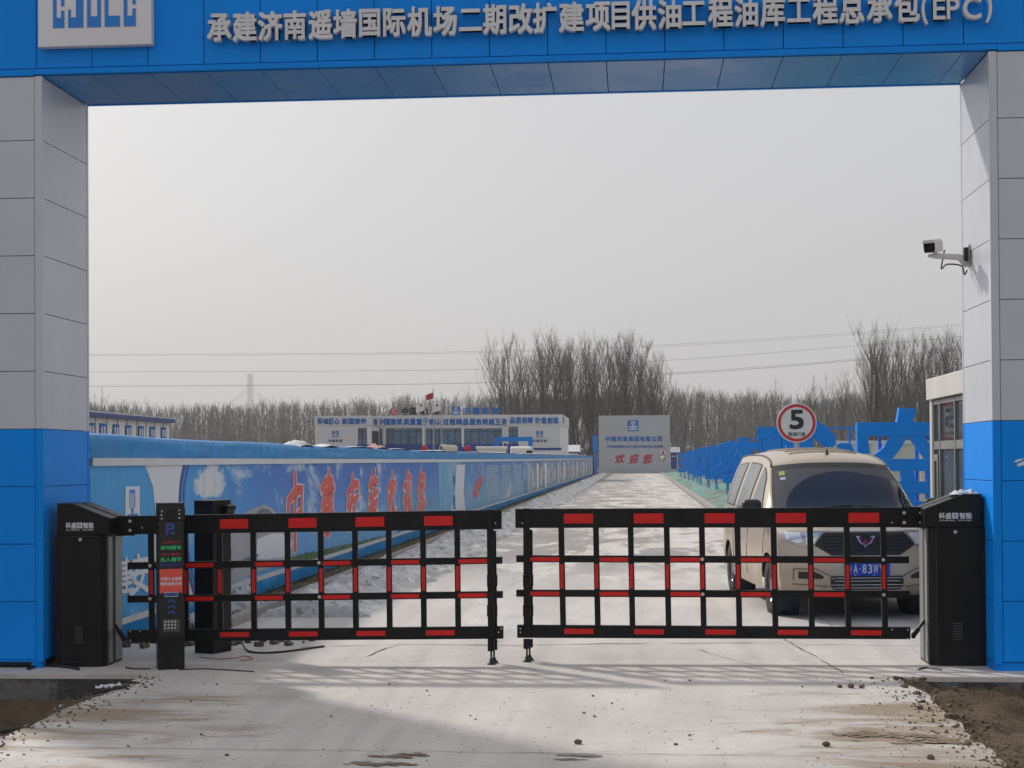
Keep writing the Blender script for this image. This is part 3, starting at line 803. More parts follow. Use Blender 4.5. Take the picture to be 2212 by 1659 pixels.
# ------------------------------------------------------------------ barrier arms (lattice fences)
def bar(m, quad, Y, d):
    pts = [XZ(x, y, Y) for x, y in quad]
    m.prism(pts, (0, Y, 0), EX, EZ, EY, d); return m
def lerp_line(a, b, x): return a[1] + (b[1] - a[1]) * (x - a[0]) / (b[0] - a[0])
def arm(side):
    left = side == 'L'
    Y = 11.99 if left else 12.15
    if left:
        t = root('boom_barrier', 'black lattice barrier arm with red reflectors reaching from the left cabinet', 'barrier', (-4.0, 12, 0), group='lattice barrier arms')
        top = ((250, 1115), (1083, 1101.5), 40, 41.5); r1 = ((275, 1215), (1085, 1203), 15, 15); r2 = ((275, 1287), (1086, 1277), 15, 15); bt = ((275, 1361), (1087, 1353), 25, 27)
        posts = [325, 399, 473, 546, 620, 692, 766, 839, 913, 987]; ep = 1058; pw = 12
        tops = [(375, 389), (475, 536), (623, 683.5), (768, 830), (916, 978)]
        mids = [(401, 461), (551, 611), (697, 757), (845, 905), (990, 1052)]
        bots = [(475, 538), (624, 686), (770, 832), (920, 982)]
        bolts = [(689, 1216), (690, 1289.5), (324, 1222), (324, 1293.5)]
        plate = [(250, 1114), (291, 1115), (291, 1157), (250, 1158)]; pb = [(253, 1126), (253, 1146), (281, 1126), (281, 1146)]
        dots = [(307, 1140), (1070, 1130)]
    else:
        t = root('boom_barrier', 'black lattice barrier arm with red reflectors in front of the beige van', 'barrier', (2.1, 12.1, 0), group='lattice barrier arms')
        top = ((1113, 1099.5), (1994, 1096), 41, 43); r1 = ((1115, 1199.6), (1964, 1202), 15, 15); r2 = ((1115, 1274), (1966, 1276), 15, 16); bt = ((1117, 1350), (1967, 1355), 28, 26)
        posts = [1212, 1287, 1362, 1440, 1516, 1593, 1671, 1750, 1829, 1908]; ep = 1137; pw = 12.5
        tops = [(1218, 1281), (1369, 1433), (1522, 1587), (1676, 1741), (1833, 1899)]
        mids = [(1145, 1208), (1295, 1357), (1448, 1513), (1600, 1665), (1758, 1825)]
        bots = [(1219, 1282), (1370, 1434), (1524, 1589), (1680, 1745), (1838, 1904)]
        bolts = [(1517, 1208), (1518, 1283.5), (1908, 1209.5), (1909, 1285)]
        plate = [(1946, 1095), (1999, 1095), (1999, 1140), (1946, 1140)]; pb = [(1953, 1108), (1953, 1129), (1989, 1108), (1989, 1129)]
        dots = [(1927, 1129), (1128, 1130)]
    def yl(l, x): return lerp_line(l[0], l[1], x)
    def hh(l, x): return l[2] + (l[3] - l[2]) * (x - l[0][0]) / (l[1][0] - l[0][0])
    m = MB(); a, b = top[0], top[1]
    bar(m, [a, b, (b[0], b[1] + top[3]), (a[0], a[1] + top[2])], Y, .05)
    bar(m, [(a[0] + 30, yl(top, a[0] + 30) + hh(top, a[0] + 30) * .18), (b[0] - 2, b[1] + top[3] * .18), (b[0] - 2, b[1] + top[3] * .22), (a[0] + 30, yl(top, a[0] + 30) + hh(top, a[0] + 30) * .22)], Y - .002, .004)
    bar(m, [(a[0] + 30, yl(top, a[0] + 30) + hh(top, a[0] + 30) * .80), (b[0] - 2, b[1] + top[3] * .80), (b[0] - 2, b[1] + top[3] * .84), (a[0] + 30, yl(top, a[0] + 30) + hh(top, a[0] + 30) * .84)], Y - .002, .004)
    tb = m.build('top_beam', 'black', t, bevel=.003)
    rails = []
    for l in (r1, r2):
        m = MB(); a, b = l[0], l[1]
        bar(m, [a, b, (b[0], b[1] + l[3]), (a[0], a[1] + l[2])], Y - .004, .03); rails.append(m.build('rail', 'black', t, bevel=.002))
    m = MB(); a, b = bt[0], bt[1]
    bar(m, [a, b, (b[0], b[1] + bt[3]), (a[0], a[1] + bt[2])], Y - .002, .04); br = m.build('bottom_beam', 'black', t, bevel=.003)
    for x in posts:
        m = MB(); x2 = x + (2.5 if left else 4.5)
        bar(m, [(x - pw / 2, yl(top, x) + 35), (x + pw / 2, yl(top, x) + 35), (x2 + pw / 2, yl(bt, x) + 8), (x2 - pw / 2, yl(bt, x) + 8)], Y + .003, .03)
        po = m.build('post', 'black', t, bevel=.002)
        m = MB(); ym0, ym1 = yl(r1, x) + 15, yl(r2, x); xm = x + 1.5
        bar(m, [(xm - 3.6, ym0 + 3.5), (xm + 3.6, ym0 + 3.5), (xm + 3.9, ym1 - 3), (xm - 3.3, ym1 - 3)], Y + .001, .004)
        m.build('reflector', 'red', po)
    for ob, l, spans, f0, f1 in ((tb, top, tops, .26, .77), (rails[0], r1, mids, .25, .85), (rails[1], r2, mids, .25, .85), (br, bt, bots, .27, .68)):
        for (u, v) in spans:
            m = MB(); d = Y - (.007 if l in (r1, r2) else .005)
            bar(m, [(u, yl(l, u) + hh(l, u) * f0), (v, yl(l, v) + hh(l, v) * f0), (v, yl(l, v) + hh(l, v) * f1), (u, yl(l, u) + hh(l, u) * f1)], d, .004)
            m.build('reflector', 'red', ob)
    # end post with its sleeve and two adjustable feet
    yt = yl(top, ep); e0 = ep - 7; e1 = ep + 7; sh = 3 if left else 1
    m = MB(); bar(m, [(e0, yt - 1), (e1, yt - 1), (e1 + sh, yl(bt, ep) + 26), (e0 + sh, yl(bt, ep) + 26)], Y - .025, .035); m.build('end_post', 'black', t, bevel=.003)
    m = MB(); bar(m, [(e0 + 6, yt + 45), (e1 + 6, yt + 45), (e1 + 6 + sh, yl(bt, ep) + 26), (e0 + 6 + sh, yl(bt, ep) + 26)], Y + .05, .035); m.build('end_post', 'black', t, bevel=.003)
    for (dy, dx) in ((-.03, 0), (.055, 6)):
        for yy in (1255, 1320):
            m = MB(); bar(m, [(e0 + dx - 1 + sh * .6, yy - 13), (e1 + dx + 1 + sh * .6, yy - 13), (e1 + dx + 1 + sh * .6, yy + 12), (e0 + dx - 1 + sh * .6, yy + 12)], Y + dy, .04); m.build('clamp', 'black', t, bevel=.002)
        c = at(ep + dx + sh, 1383, Y + dy + .015); zs = c.z
        m = MB().b2(c.x - .026, c.x + .026, c.y - .022, c.y + .022, .105, zs + .01); m.build('sleeve', 'black', t, bevel=.002)
        m = MB().tube([(c.x, c.y, .03), (c.x, c.y, .115)], .008, 10); m.lathe([(0, .047), (.012, .045), (.016, .03), (.034, .008), (.034, .001), (0, .001)], (c.x, c.y, 0), EZ, 20); m.build('foot', 'van_black', t)
    m = MB(); bar(m, plate, Y - .012, .008); pl = m.build('bracket_plate', 'black', t, bevel=.002)
    for x, y in pb:
        m = MB(); bolt_on(m, at(x, y, Y - .012), .013); m.build('bolt', 'steel', pl)
    for x, y in bolts:
        m = MB(); bolt_on(m, at(x, y, Y - .004), .014, FR, .010); m.build('bolt', 'steel', t)
    xe = [(1077, 1366), (1077, 1385), (1083, 1358)] if left else [(1124, 1366), (1124, 1358), (1961, 1360), (1961, 1380), (1927, 1360)]
    if left: xe += [(281, 1364), (281, 1383), (303, 1364)]
    for x, y in dots + xe:
        m = MB(); bolt_on(m, at(x, y, Y - .002), .006, FR, .006); m.build('rivet', 'steel', t)
    # strut from the bottom beam to the cabinet
    if left: p0, p1 = at(268, 1379, Y + .02), at(241, 1338, Y + .02)
    else: p0, p1 = at(1972, 1374, Y + .02), at(1999, 1338, Y + .02)
    m = MB().tube([p0, p0.lerp(p1, .45)], [.020, .020], 12).tube([p0.lerp(p1, .43), p1], [.012, .012], 12)
    bolt_on(m, p0 + FR * .02, .018); m.build('strut', 'black_gloss', t, smooth=False)
    return t
arm('L'); arm('R')
# ------------------------------------------------------------------ hoarding wall along the left of the road
XW = -4.65
TOPPX = [(186,941),(258,943),(368,952),(478,957),(587,960),(637,964),(728,968),(774,967),(911,975),(1048,979),(1150,981.5),(1243,983.5),(1285,985)]
STRPX = [(186,991),(478,991.5),(728,992),(945,993),(1116,992.5),(1243,991),(1285,990.5)]
BOTPX = [(480,1268),(697,1202),(845,1161),(1116,1078),(1243,1035.5),(1285,1021.5)]
def curve(pxs):
    c = [YZ(x, y, XW) for x, y in pxs]
    c = [(12.0, c[0][1])] + c + [(190.0, c[-1][1])]
    def f(y):
        for (a, za), (b, zb) in zip(c, c[1:]):
            if a <= y <= b: return za + (zb - za) * (y - a) / (b - a)
        return c[-1][1]
    return f
ztop, zstr = curve(TOPPX), curve(STRPX)
YE = YZ(1285, 1000, XW)[0]
Y12, Y23 = YZ(945, 1000, XW)[0], YZ(1130, 1000, XW)[0]
wall = root('hoarding_wall', 'long low wall wrapped in printed banners with a blue tarpaulin cap beside the road', 'wall', (XW, 60, 0))
YL = [12.72 + (YE - 12.72) * (k / 170) ** 1.7 for k in range(171)]
m = MB()
for a, b in zip(YL, YL[1:]):
    za, zb = ztop(a) - .03, ztop(b) - .03
    m.add([(XW - .02, a, 0), (XW - .02, b, 0), (XW - .02, b, zb), (XW - .02, a, za), (XW - .30, a, 0), (XW - .30, b, 0), (XW - .30, b, zb), (XW - .30, a, za)], [(0,1,2,3),(4,7,6,5),(3,2,6,7)])
m.build('wall_body', 'office_white', wall)
def strip(zf0, zf1, dx, rowsn, name, mt, parent, ya=12.72, yb=None, wr=0.0, over=False):
    yb = yb or YE; m = MB(); L = [y for y in YL if ya < y < yb]; L = [ya] + L + [yb]; V = []
    # finer along the near part
    F = []
    for a, b in zip(L, L[1:]):
        n = max(1, int((b - a) / .12)) if a < 45 else 1
        F += [a + (b - a) * i / n for i in range(n)]
    F.append(yb)
    for y in F:
        col = []
        for r in range(rowsn + 1):
            t = r / rowsn; z = zf0(y) + (zf1(y) - zf0(y)) * t
            x = XW + dx + wr * (fbm(y * .8, t * 2, dx * 50) * .6 + nz(y * .35, t * .6, 3) * .6) * math.sin(math.pi * min(1, t + .12))
            col.append((x, y, z))
        if over: col += [(XW - .10, y, zf1(y) + .025), (XW - .33, y, zf1(y) + .005)]
        V.append(col)
    n = len(V[0])
    for col in V: m.v += [Vector(c) for c in col]
    for i in range(len(V) - 1):
        for j in range(n - 1): m.f.append((i*n+j, (i+1)*n+j, (i+1)*n+j+1, i*n+j+1))
    return m.build(name, mt, parent, smooth=True)
strip(lambda y: zstr(y) + .0, lambda y: ztop(y), .02, 5, 'tarpaulin_cap', 'tarp', wall, wr=.035, over=True)
strip(lambda y: zstr(y) - .062, lambda y: zstr(y) + .006, .045, 1, 'white_strip', 'strip_white', wall)
zb0 = lambda y: .175
BN = {}
for nm, ya, yb, mt in (('one', 12.72, Y12 - .02, 'banner_one'), ('two', Y12 + .02, Y23 - .02, 'banner_two'), ('three', Y23 + .02, YE, 'banner_three')):
    BN[nm] = strip(lambda y: .165, lambda y: zstr(y) - .055, .02, 4, 'banner', mt, wall, ya, yb, wr=.003)
strip(lambda y: .145, lambda y: .205, .035, 1, 'white_strip', 'strip_white', wall)
strip(lambda y: -.02, lambda y: .150, .03, 3, 'tarpaulin_skirt', 'tarp', wall, wr=.035)
# the prints on the near banner; Y runs to the right as one reads it
def lift(y): return XW + .042
UW, VW, WW = EY, EZ, EX
def wp(px, py, d=.040): p = atX(px, py, XW + .0235 + (d - .036) * .35); return p
def shape(name, pxs, mt, d, parent):
    m = MB(); m.poly([wp(x, y, d) for x, y in pxs]); return m.build(name, mt, parent)
b1 = BN['one']
shape('print_swoosh', [(312,1003),(395,1003),(388,1040),(385,1090),(389,1150),(400,1215),(418,1290),(360,1306),(340,1250),(330,1180),(336,1110),(330,1050)], 'print_white', .036, b1)
shape('print_line', [(396,1003),(402,1003),(393,1050),(391,1100),(397,1170),(408,1230),(424,1286),(418,1288),(402,1232),(391,1170),(386,1100),(388,1050)], 'print_purple', .040, b1)
shape('print_line', [(406,1003),(410,1003),(401,1050),(399,1100),(405,1170),(416,1230),(432,1284),(428,1286),(411,1232),(400,1170),(396,1100),(397,1050)], 'print_blue', .040, b1)
shape('print_hill', [(415,1290),(424,1262),(440,1235),(456,1215),(470,1220),(470,1275)], 'train', .037, b1)
# the express train
shape('print_train', [(500,1135),(520,1112),(548,1098),(570,1090),(584,1096),(600,1112),(608,1135),(632,1150),(640,1176),(632,1200),(610,1218),(560,1234),(498,1262),(470,1272),(470,1180)], 'train', .038, b1)
shape('print_train_window', [(550,1112),(566,1098),(580,1100),(592,1112),(594,1120),(552,1122)], 'train_dark', .041, b1)
shape('print_train_window', [(478,1190),(486,1188),(486,1212),(478,1214)], 'train_dark', .041, b1)
shape('print_train_window', [(491,1186),(500,1184),(500,1206),(491,1208)], 'train_dark', .041, b1)
shape('print_train_stripe', [(470,1240),(500,1222),(530,1206),(560,1196),(558,1202),(530,1214),(500,1232),(470,1252)], 'train_dark', .041, b1)
shape('print_train_nose', [(556,1164),(590,1152),(622,1154),(632,1172),(628,1192),(608,1204),(576,1208),(552,1206)], 'print_white', .0405, b1)
gp = [(618,1228)] + [(625 + k * 7.2, 1206 - k * 1.6 - 6 * abs(nz(k * .9, 3, 1)) - (3 if k % 2 else 0)) for k in range(38)] + [(902,1150),(900,1143)]
shape('print_grass', [(618,1226)] + [p for p in gp[1:39] if p[0] < 885] + [(885,1150)], 'print_green', .037, b1)
# red brush characters with white outline
def brush(a, b):
    return a + .05 * b + .035 * math.sin(b * 9), b * (1.05 - .55 * abs(a)) + .16 * a
for c, px, y0, y1, wd in (('中', 637, 1018, 1190, .98), ('建', 707, 1014, 1165, 1.05), ('安', 762, 1022, 1150, 1.12), ('装', 806, 1012, 1145, 1.05), ('欢', 846, 1018, 1140, 1.10), ('迎', 880, 1014, 1132, 1.20), ('您', 910, 1010, 1124, 1.25)):
    A, B = wp(px, y0), wp(px, y1); C = (A + B) / 2; h = A.z - B.z
    m = MB(); put_text(m, c, Vector((XW + .0262, C.y, C.z)), UW, VW, WW, h * 1.04, wd * 1.10, 0.0, warp=brush, bold=.062, lift=.0003); m.build('print_character_outline', 'print_white', b1)
    m = MB(); put_text(m, c, Vector((XW + .0280, C.y, C.z)), UW, VW, WW, h, wd, 0.0, warp=brush, bold=.036, lift=.0003); m.build('print_character', 'banner_red', b1)
# small upright logo board and brush characters at the left end of the print
m = MB()
m.poly([wp(x, y, .039) for x, y in ((271,1051),(302,1050),(302,1152),(270,1160))]); m.build('print_logo_board', 'print_white', b1)
m = MB(); A = wp(286, 1105, .042)
emblem(m, A, UW * .72, VW, WW, .56); m.build('print_logo', 'logo_blue', b1)
for c, px, y0, y1, wd in (('建', 267, 1205, 1285, .95), ('安', 300, 1195, 1285, .95)):
    A, B = wp(px, y0), wp(px, y1); C = (A + B) / 2
    m = MB(); put_text(m, c, Vector((XW + .0255, C.y, C.z)), UW, VW, WW, A.z - B.z, wd * .62, bold=.02, lift=.0003); m.build('print_character', 'print_white', b1)
# distant tower and city silhouette of the print
for k in range(9):
    y = 29.5 + k * .62 + .2 * nz(k, 2, 3); m = MB(); hh = .16 + .22 * abs(nz(k * 3.3, 1, 7)) + (.75 if k == 1 else 0)
    m.poly([(XW + .0240, y, .55), (XW + .0240, y + (.15 if k == 1 else .42), .55), (XW + .0240, y + (.10 if k == 1 else .42), .55 + hh), (XW + .0240, y + (.05 if k == 1 else 0), .55 + hh)]); m.build('print_building', 'print_city', b1)
# second banner: swoosh, red title, text columns, lotus-like white patch
b2_ = BN['two']
m = MB(); m.poly([(XW + .0240, y, z) for y, z in ((38.0, .25), (41.6, .25), (41.2, .8), (41.6, 1.5), (39.6, 1.5), (39.2, .8))]); m.build('print_swoosh', 'print_white', b2_)
m = MB(); put_text(m, '中', Vector((XW + .0246, 39.0, 1.1)), UW, VW, WW, .35, .5, bold=.03, lift=.0003); put_text(m, '建', Vector((XW + .0246, 39.0, .55)), UW, VW, WW, .4, .6, bold=.03, lift=.0003); m.build('print_character', 'sign_blue', b2_)
m = MB(); put_text(m, '安全', Vector((XW + .0246, 45.0, .85)), UW, VW, WW, .62, 2.8, warp=brush, bold=.04, lift=.0004); m.build('print_character', 'banner_red', b2_)
rnd = random.Random(3)
for c0, c1 in ((47.5, 52.2), (53.4, 57.2), (58.4, 62.6)):
    m = MB()
    for r in range(15):
        z = 1.40 - r * .078; y = c0
        e = c1 - rnd.random() * (c1 - c0) * (.5 if r % 4 == 3 else .06)
        while y < e - .1:
            l = min(rnd.uniform(.5, 1.4), e - y); m.poly([(XW + .0246, y, z), (XW + .0246, y + l * .93, z), (XW + .0246, y + l * .93, z + .040), (XW + .0246, y, z + .040)]); y += l
    m.build('print_text', 'print_text', b2_)
m = MB(); m.poly([(XW + .0243, y, z) for y, z in ((52.6, .32), (54.5, .36), (56.5, .62), (57.2, .66), (56.6, .5), (56.9, .3), (55, .26))]); m.build('print_patch', 'print_white', b2_)
b3 = BN['three']
for k in range(16):
    y = Y23 + 2.2 + k * (6.2 + .1 * k); m = MB(); wd = 1.3 + .9 * rnd.random()
    if y > YE - 4: break
    m.poly([(XW + .0240, y, .22), (XW + .0240, y + wd, .22), (XW + .0240, y + wd, 1.45), (XW + .0240, y, 1.45)]); m.build('print_panel', 'print_white' if k % 3 else 'print_text', b3)
    m = MB(); m.poly([(XW + .0240, y + 2.4 + .4 * rnd.random(), .3 + .3 * rnd.random()), (XW + .0240, y + 4.6, .35), (XW + .0240, y + 4.2, 1.0 + .4 * rnd.random()), (XW + .0240, y + 2.8, 1.25)]); m.build('print_patch', 'cream', b3)
# snow and rags lying on the wall's top
m = MB()
for a, b, h in ((22.6, 23.7, .075), (24.5, 27, .02), (29, 31.5, .03), (33, 40, .04), (42, 60, .05), (62, 100, .06), (104, 160, .07)):
    L = frange(a, b, max(.1, (b - a) / 24)) + [b]
    base = len(m.v)
    for k, y in enumerate(L):
        t = k / (len(L) - 1); e = math.sin(math.pi * t) ** .5 * (.5 + .9 * abs(nz(y * 2.1, 1, 2)))
        for q in range(5):
            u = q / 4; m.v.append(Vector((XW + .045 - .33 * u, y, ztop(y) + .012 + h * e * math.sin(math.pi * (u * .86 + .14)) )))
    for k in range(len(L) - 1):
        for q in range(4):
            n = base + k * 5 + q; m.f.append((n, n + 5, n + 6, n + 1))
tag(m.build('snow_cap', 'roof_snow', smooth=True), 'thin melting snow lying along the top of the hoarding wall', None, kind='stuff')
def rag(y, l, h, label, mt, cat='rag'):
    m = MB()
    m.grid(lambda u, v: (XW + .03 - .34 * v, y + l * (u - .5), ztop(y) - .01 + h * max(0, math.sin(math.pi * u)) ** .7 * (0.55 + .6 * abs(nz(u * 4 + y, v * 3, 1))) * (0.5 + math.sin(math.pi * v) * .7)), 18, 6)
    tag(m.build('rag', mt, smooth=True), label, cat)
rag(YZ(825, 970, XW)[0], 1.5, .11, 'crumpled pale pink cloth lying on the wall top in front of the office', 'pink_cloth')
rag(YZ(660, 960, XW)[0], 1.0, .12, 'crumpled off white bag lying on the wall top left of the office', 'cloth', 'bag')

# ------------------------------------------------------------------ verge, kerbs, snow ridge
m = MB()
m.grid(lambda u, v: (XW + .03 + .62 * v, 13.3 + (YE - 13.3) * u ** 1.8, -.05 + .10 * v * (1 - v) * 4 * .6 + .035 * fbm(v * 3, (13.3 + 170 * u ** 1.8) * 2)), 260, 7)
tag(m.build('verge', 'grass', smooth=True), 'strip of dry brown grass and soil at the foot of the hoarding wall', None, kind='stuff')
rnd = random.Random(11); m = MB()
for k in range(5200):
    y = 14.0 + 60 * rnd.random() ** 2.2; x = XW + .08 + .56 * rnd.random(); h = rnd.uniform(.03, .085); a = rnd.uniform(0, 6.28); l = rnd.uniform(.3, .9)
    p = Vector((x, y, -.01)); d = Vector((math.cos(a) * l * h, math.sin(a) * l * h, h)); s_ = Vector((-math.sin(a), math.cos(a), 0)) * .006
    m.poly([p - s_, p + s_, p + d])
tag(m.build('dry_grass', 'grass'), 'dry grass blades standing in the verge below the banners', None, kind='stuff')
def kerb(name, label, x0, y0, x1, y1, h, wd):
    m = MB(); n = int((y1 - y0) / 1.0); t_ = root(name, label, 'kerb', ((x0 + x1) / 2, (y0 + y1) / 2, 0))
    for k in range(n):
        a = k / n; b = (k + 1) / n - .012 / 1.0 * (1.0 / (y1 - y0)); dx = .012 * nz(k, 3, 1); dz = .012 * nz(k, 7, 1)
        xa, xb = x0 + (x1 - x0) * a, x0 + (x1 - x0) * b; ya, yb = y0 + (y1 - y0) * a, y0 + (y1 - y0) * b
        m.add([(xa + dx, ya, -.08), (xa + wd + dx, ya, -.08), (xb + wd + dx, yb, -.08), (xb + dx, yb, -.08), (xa + dx, ya, h + dz), (xa + wd + dx, ya, h + dz), (xb + wd + dx, yb, h + dz), (xb + dx, yb, h + dz)],
              [(0,3,2,1),(4,5,6,7),(0,1,5,4),(1,2,6,5),(2,3,7,6),(3,0,4,7)])
    m.build('kerb_stone', 'kerb', t_); return t_
kerb('kerb', 'grey kerb between the grass verge and the snow ridge', -4.02, 14.6, -4.0, 150, .085, .12)
kerb('kerb', 'pale kerb between the site road and the green dust net', 2.2, 19.9, 3.06, 183, .14, .16)
# ploughed snow ridge
def ridge(u, v):
    y = 15.6 + 152 * u ** 1.9
    wob = .16 * nz(y * .5, 2, 9) + .12 * nz(y * 1.3, 1, 5)
    x = -3.95 + (1.22 + wob * 2.2 - .25 * sstep(60, 150, y)) * v
    s = max(0.0, math.sin(math.pi * v)) ** .75
    start = sstep(0, .012, u)
    n = .62 + .55 * fbm(x * 2.0, y * 1.1, 1.7, 4) + .30 * nz(x * 5, y * 3.6, 4) + .16 * nz(x * 12, y * 9, 2)
    z = .27 * s * start * max(.0, n + .1 * math.exp(-n * n * 4)) + .03 * fbm(x * 9, y * 7, 4) * s - .02
    return (x, y, z)
m = MB(); m.grid(ridge, 1000, 34)
tag(m.build('snow_ridge', 'snow', smooth=True), 'ridge of dirty ploughed snow along the left edge of the road', None, kind='stuff')
def snow_heap(x, y, r, h, label):
    m = MB()
    m.grid(lambda u, v: (x + r * v * math.cos(u * 6.2832) * (1 + .3 * nz(u * 6, 1, x)), y + r * v * math.sin(u * 6.2832), -.02 + h * (1 - v * v) * (.6 + .8 * abs(fbm(math.cos(u * 6.28) * v * 3 + x, math.sin(u * 6.28) * v * 3 + y)))), 28, 8)
    tag(m.build('snow_heap', 'snow', smooth=True), label, 'snow heap')
p = gr(345, 1370); snow_heap(p.x, p.y + 2.5, .45, .28, 'small grey snow heap at the wall behind the kiosks')
p = gr(500, 1342); snow_heap(p.x - .2, p.y - .1, .35, .16, 'low snow heap beside the start of the left kerb')
p = gr(310, 1392)
m = MB(); rnd = random.Random(2)
for k in range(160):
    x, y = p.x + rnd.gauss(.35, .45), p.y + rnd.gauss(.3, .25); r = rnd.uniform(.01, .045)
    m.box((x, y, r * .4 + .002), (r * 2, r * 1.5, r), Matrix.Rotation(rnd.random() * 3, 3, 'Z') @ Matrix.Rotation(rnd.random(), 3, 'X'))
tag(m.build('rubble', 'clod'), 'broken rubble strewn behind the left cabinet', None, kind='stuff')

# green dust net over the ground on the right
m = MB()
def netf(u, v):
    y = 20.2 + 168 * u ** 1.6; xk = 2.36 + (3.2 - 2.36) * (y - 20) / 163
    x = xk + 9.5 * v
    return (x, y, .04 + .10 * sstep(0, .12, v) + (.05 + .18 * sstep(0, .2, v)) * fbm(x * .55, y * .28, 3) + .11 * sstep(0, .06, v) * fbm(x * 1.8, y * .6, 9) + .05 * sstep(0, .06, v) * abs(fbm(x * 4, y * 1.6, 2)))
m.grid(netf, 420, 60)
tag(m.build('dust_net', 'net', smooth=True), 'green dust net spread over the bare ground right of the kerb', None, kind='stuff')

# ------------------------------------------------------------------ welcome board at the road's end
YBD = 183.5
bx0, bz1 = XZ(1293, 898, YBD); bx1, _ = XZ(1447, 898, YBD)
wb = root('welcome_board', 'tall grey welcome board with blue emblem standing across the end of the road', 'sign board', ((bx0 + bx1) / 2, YBD, 0))
MB().b2(bx0, bx1, YBD, YBD + .25, 0, bz1).build('panel', 'board_grey', wb)
def btext(s, x0, x1, y, hpx, mt, name, bold=.02, Y=YBD, par=wb, warp=None, lift=.004, d=.02, U=EX):
    A, B = at(x0, y, Y - d), at(x1, y, Y - d); m = MB(); sc = A.y / FPX
    put_text(m, s, (A + B) / 2, U, EZ, FR, hpx * sc, (B.x - A.x), bold=bold, warp=warp, lift=lift); return m.build(name, mt, par)
C = at(1367.5, 919.5, YBD - .02); m = MB(); rect(m, C, EX, EZ, 1.30, 1.30); em = m.build('emblem_plate', 'sign_blue', wb)
m = MB(); emblem(m, C + FR * .02, EX, EZ, FR, 1.42); m.build('emblem', 'print_white', em)
for k, c in enumerate('中建安装集团有限公司'):
    x = 1313.5 + k * 12.4; btext(c, x - 5.3, x + 5.3, 948, 11.4, 'sign_blue', 'lettering', .036)
for k, c in enumerate('济南遥墙国际机场二期改扩建供油工程项目'):
    x = 1313.5 + k * 6.42; btext(c, x - 2.8, x + 2.8, 964.5, 5.6, 'sign_blue', 'lettering', .015)
slant = lambda a, b: (a + .16 * b, b + .14 * a)
for c, x in (('欢', 1339), ('迎', 1369.5), ('您', 1399)): btext(c, x - 10, x + 10, 991, 20, 'crimson', 'lettering', .034, warp=slant)
MB().b2(bx0 - .75, bx0 - .15, YBD + .3, YBD + .9, 2.6, 4.6).b2(bx0 - .45, bx0 - .2, YBD + .4, YBD + .6, 0, 2.6).build('back_frame', 'letter_blue', wb)
# ------------------------------------------------------------------ site office
YO, YM = 117.0, 121.0
off = root('site_office', 'white container office with blue slogans on its fascia and letters on the roof', 'office building', (-13, 121, 0))
def wing(x0, x1, yt, ym, Y, dep, name):
    X0, Z1 = XZ(x0, yt, Y); X1, _ = XZ(x1, yt, Y); Zm = XZ((x0 + x1) / 2, ym, Y)[1]
    b = MB().b2(X0, X1, Y, Y + dep, 0, Zm).build('wall', 'office_white', off)
    f = MB().b2(X0 - .06, X1 + .06, Y - .06, Y + dep, Zm + .003, Z1).build('fascia', 'office_grey', off)
    return X0, X1, Zm, Z1, b, f
Lw = wing(681, 801, 898.5, 920, YO, 12, 'left'); Mw = wing(801, 1096, 898.5, 922, YM, 8, 'main'); Rw = wing(1096, 1213, 896, 919, YO, 12, 'right')
def orect(x0, y0, x1, y1, Y, mt, name, par, d=.03, th=.05):
    X0, Z1 = XZ(x0, y0, Y); X1, Z0 = XZ(x1, y1, Y); return MB().b2(X0, X1, Y - d, Y - d + th, Z0, Z1).build(name, mt, par)
def ochars(s, x0, x1, y, hpx, Y, par, mt='sign_blue', bold=.035, d=.075):
    n = len(s)
    for k, c in enumerate(s):
        if c == ' ': continue
        x = x0 + (x1 - x0) * (k + .5) / n; wd = (x1 - x0) / n * .46
        btext(c, x - wd, x + wd, y, hpx, mt, 'lettering', bold, Y, par, None, .003, d)
ochars('军魂匠心', 685, 734, 910, 13, YO, Lw[5]); ochars('家国情怀', 738, 792, 910, 13, YO, Lw[5])
ochars('中国建筑', 816, 870, 911, 14, YM, Mw[5]); ochars('质量重于泰山', 871, 954, 911, 14, YM, Mw[5]); ochars('过程精品', 956, 1013, 911, 14, YM, Mw[5]); ochars('服务跨越五洲', 1014, 1096, 911, 14, YM, Mw[5])
ochars('品质保障', 1101, 1152, 908, 14, YO, Rw[5]); ochars('价值创造', 1155, 1207, 908, 14, YO, Rw[5])
# slogan on the left wing's inner side
A = at(800.5, 911, YO + 1.6); m = MB(); put_text(m, '创', Vector((Lw[1] + .075, YO + 1.5, A.z)), EY, EZ, EX, .52, 1.5, bold=.03, lift=.003); m.build('lettering', 'sign_blue', Lw[5])
m = MB(); put_text(m, '造', Vector((Rw[1] + .075, YO + 1.5, A.z)), EY, EZ, EX, .52, 1.5, bold=.03, lift=.003); m.build('lettering', 'sign_blue', Rw[5])
for x0, y0, x1, y1, wng in ((684, 923.5, 769, 967, Lw), (1125, 921.5, 1210, 967, Rw)):
    pn = orect(x0, y0, x1, y1, YO, 'office_grey', 'panel', wng[4], .035)
    cx = (x0 + x1) / 2; C = at(cx - 2, 937.5, YO - .05); m = MB(); rect(m, C, EX, EZ, .50, .50); m.build('emblem_plate', 'sign_blue', pn)
    m = MB(); emblem(m, C + FR * .01, EX, EZ, FR, .54); m.build('emblem', 'print_white', pn)
    for k, c in enumerate('中建安装'): btext(c, cx - 17 + k * 8, cx - 10.6 + k * 8, 952, 6, 'print_navy', 'lettering', .02, YO, pn, None, .003, .045)
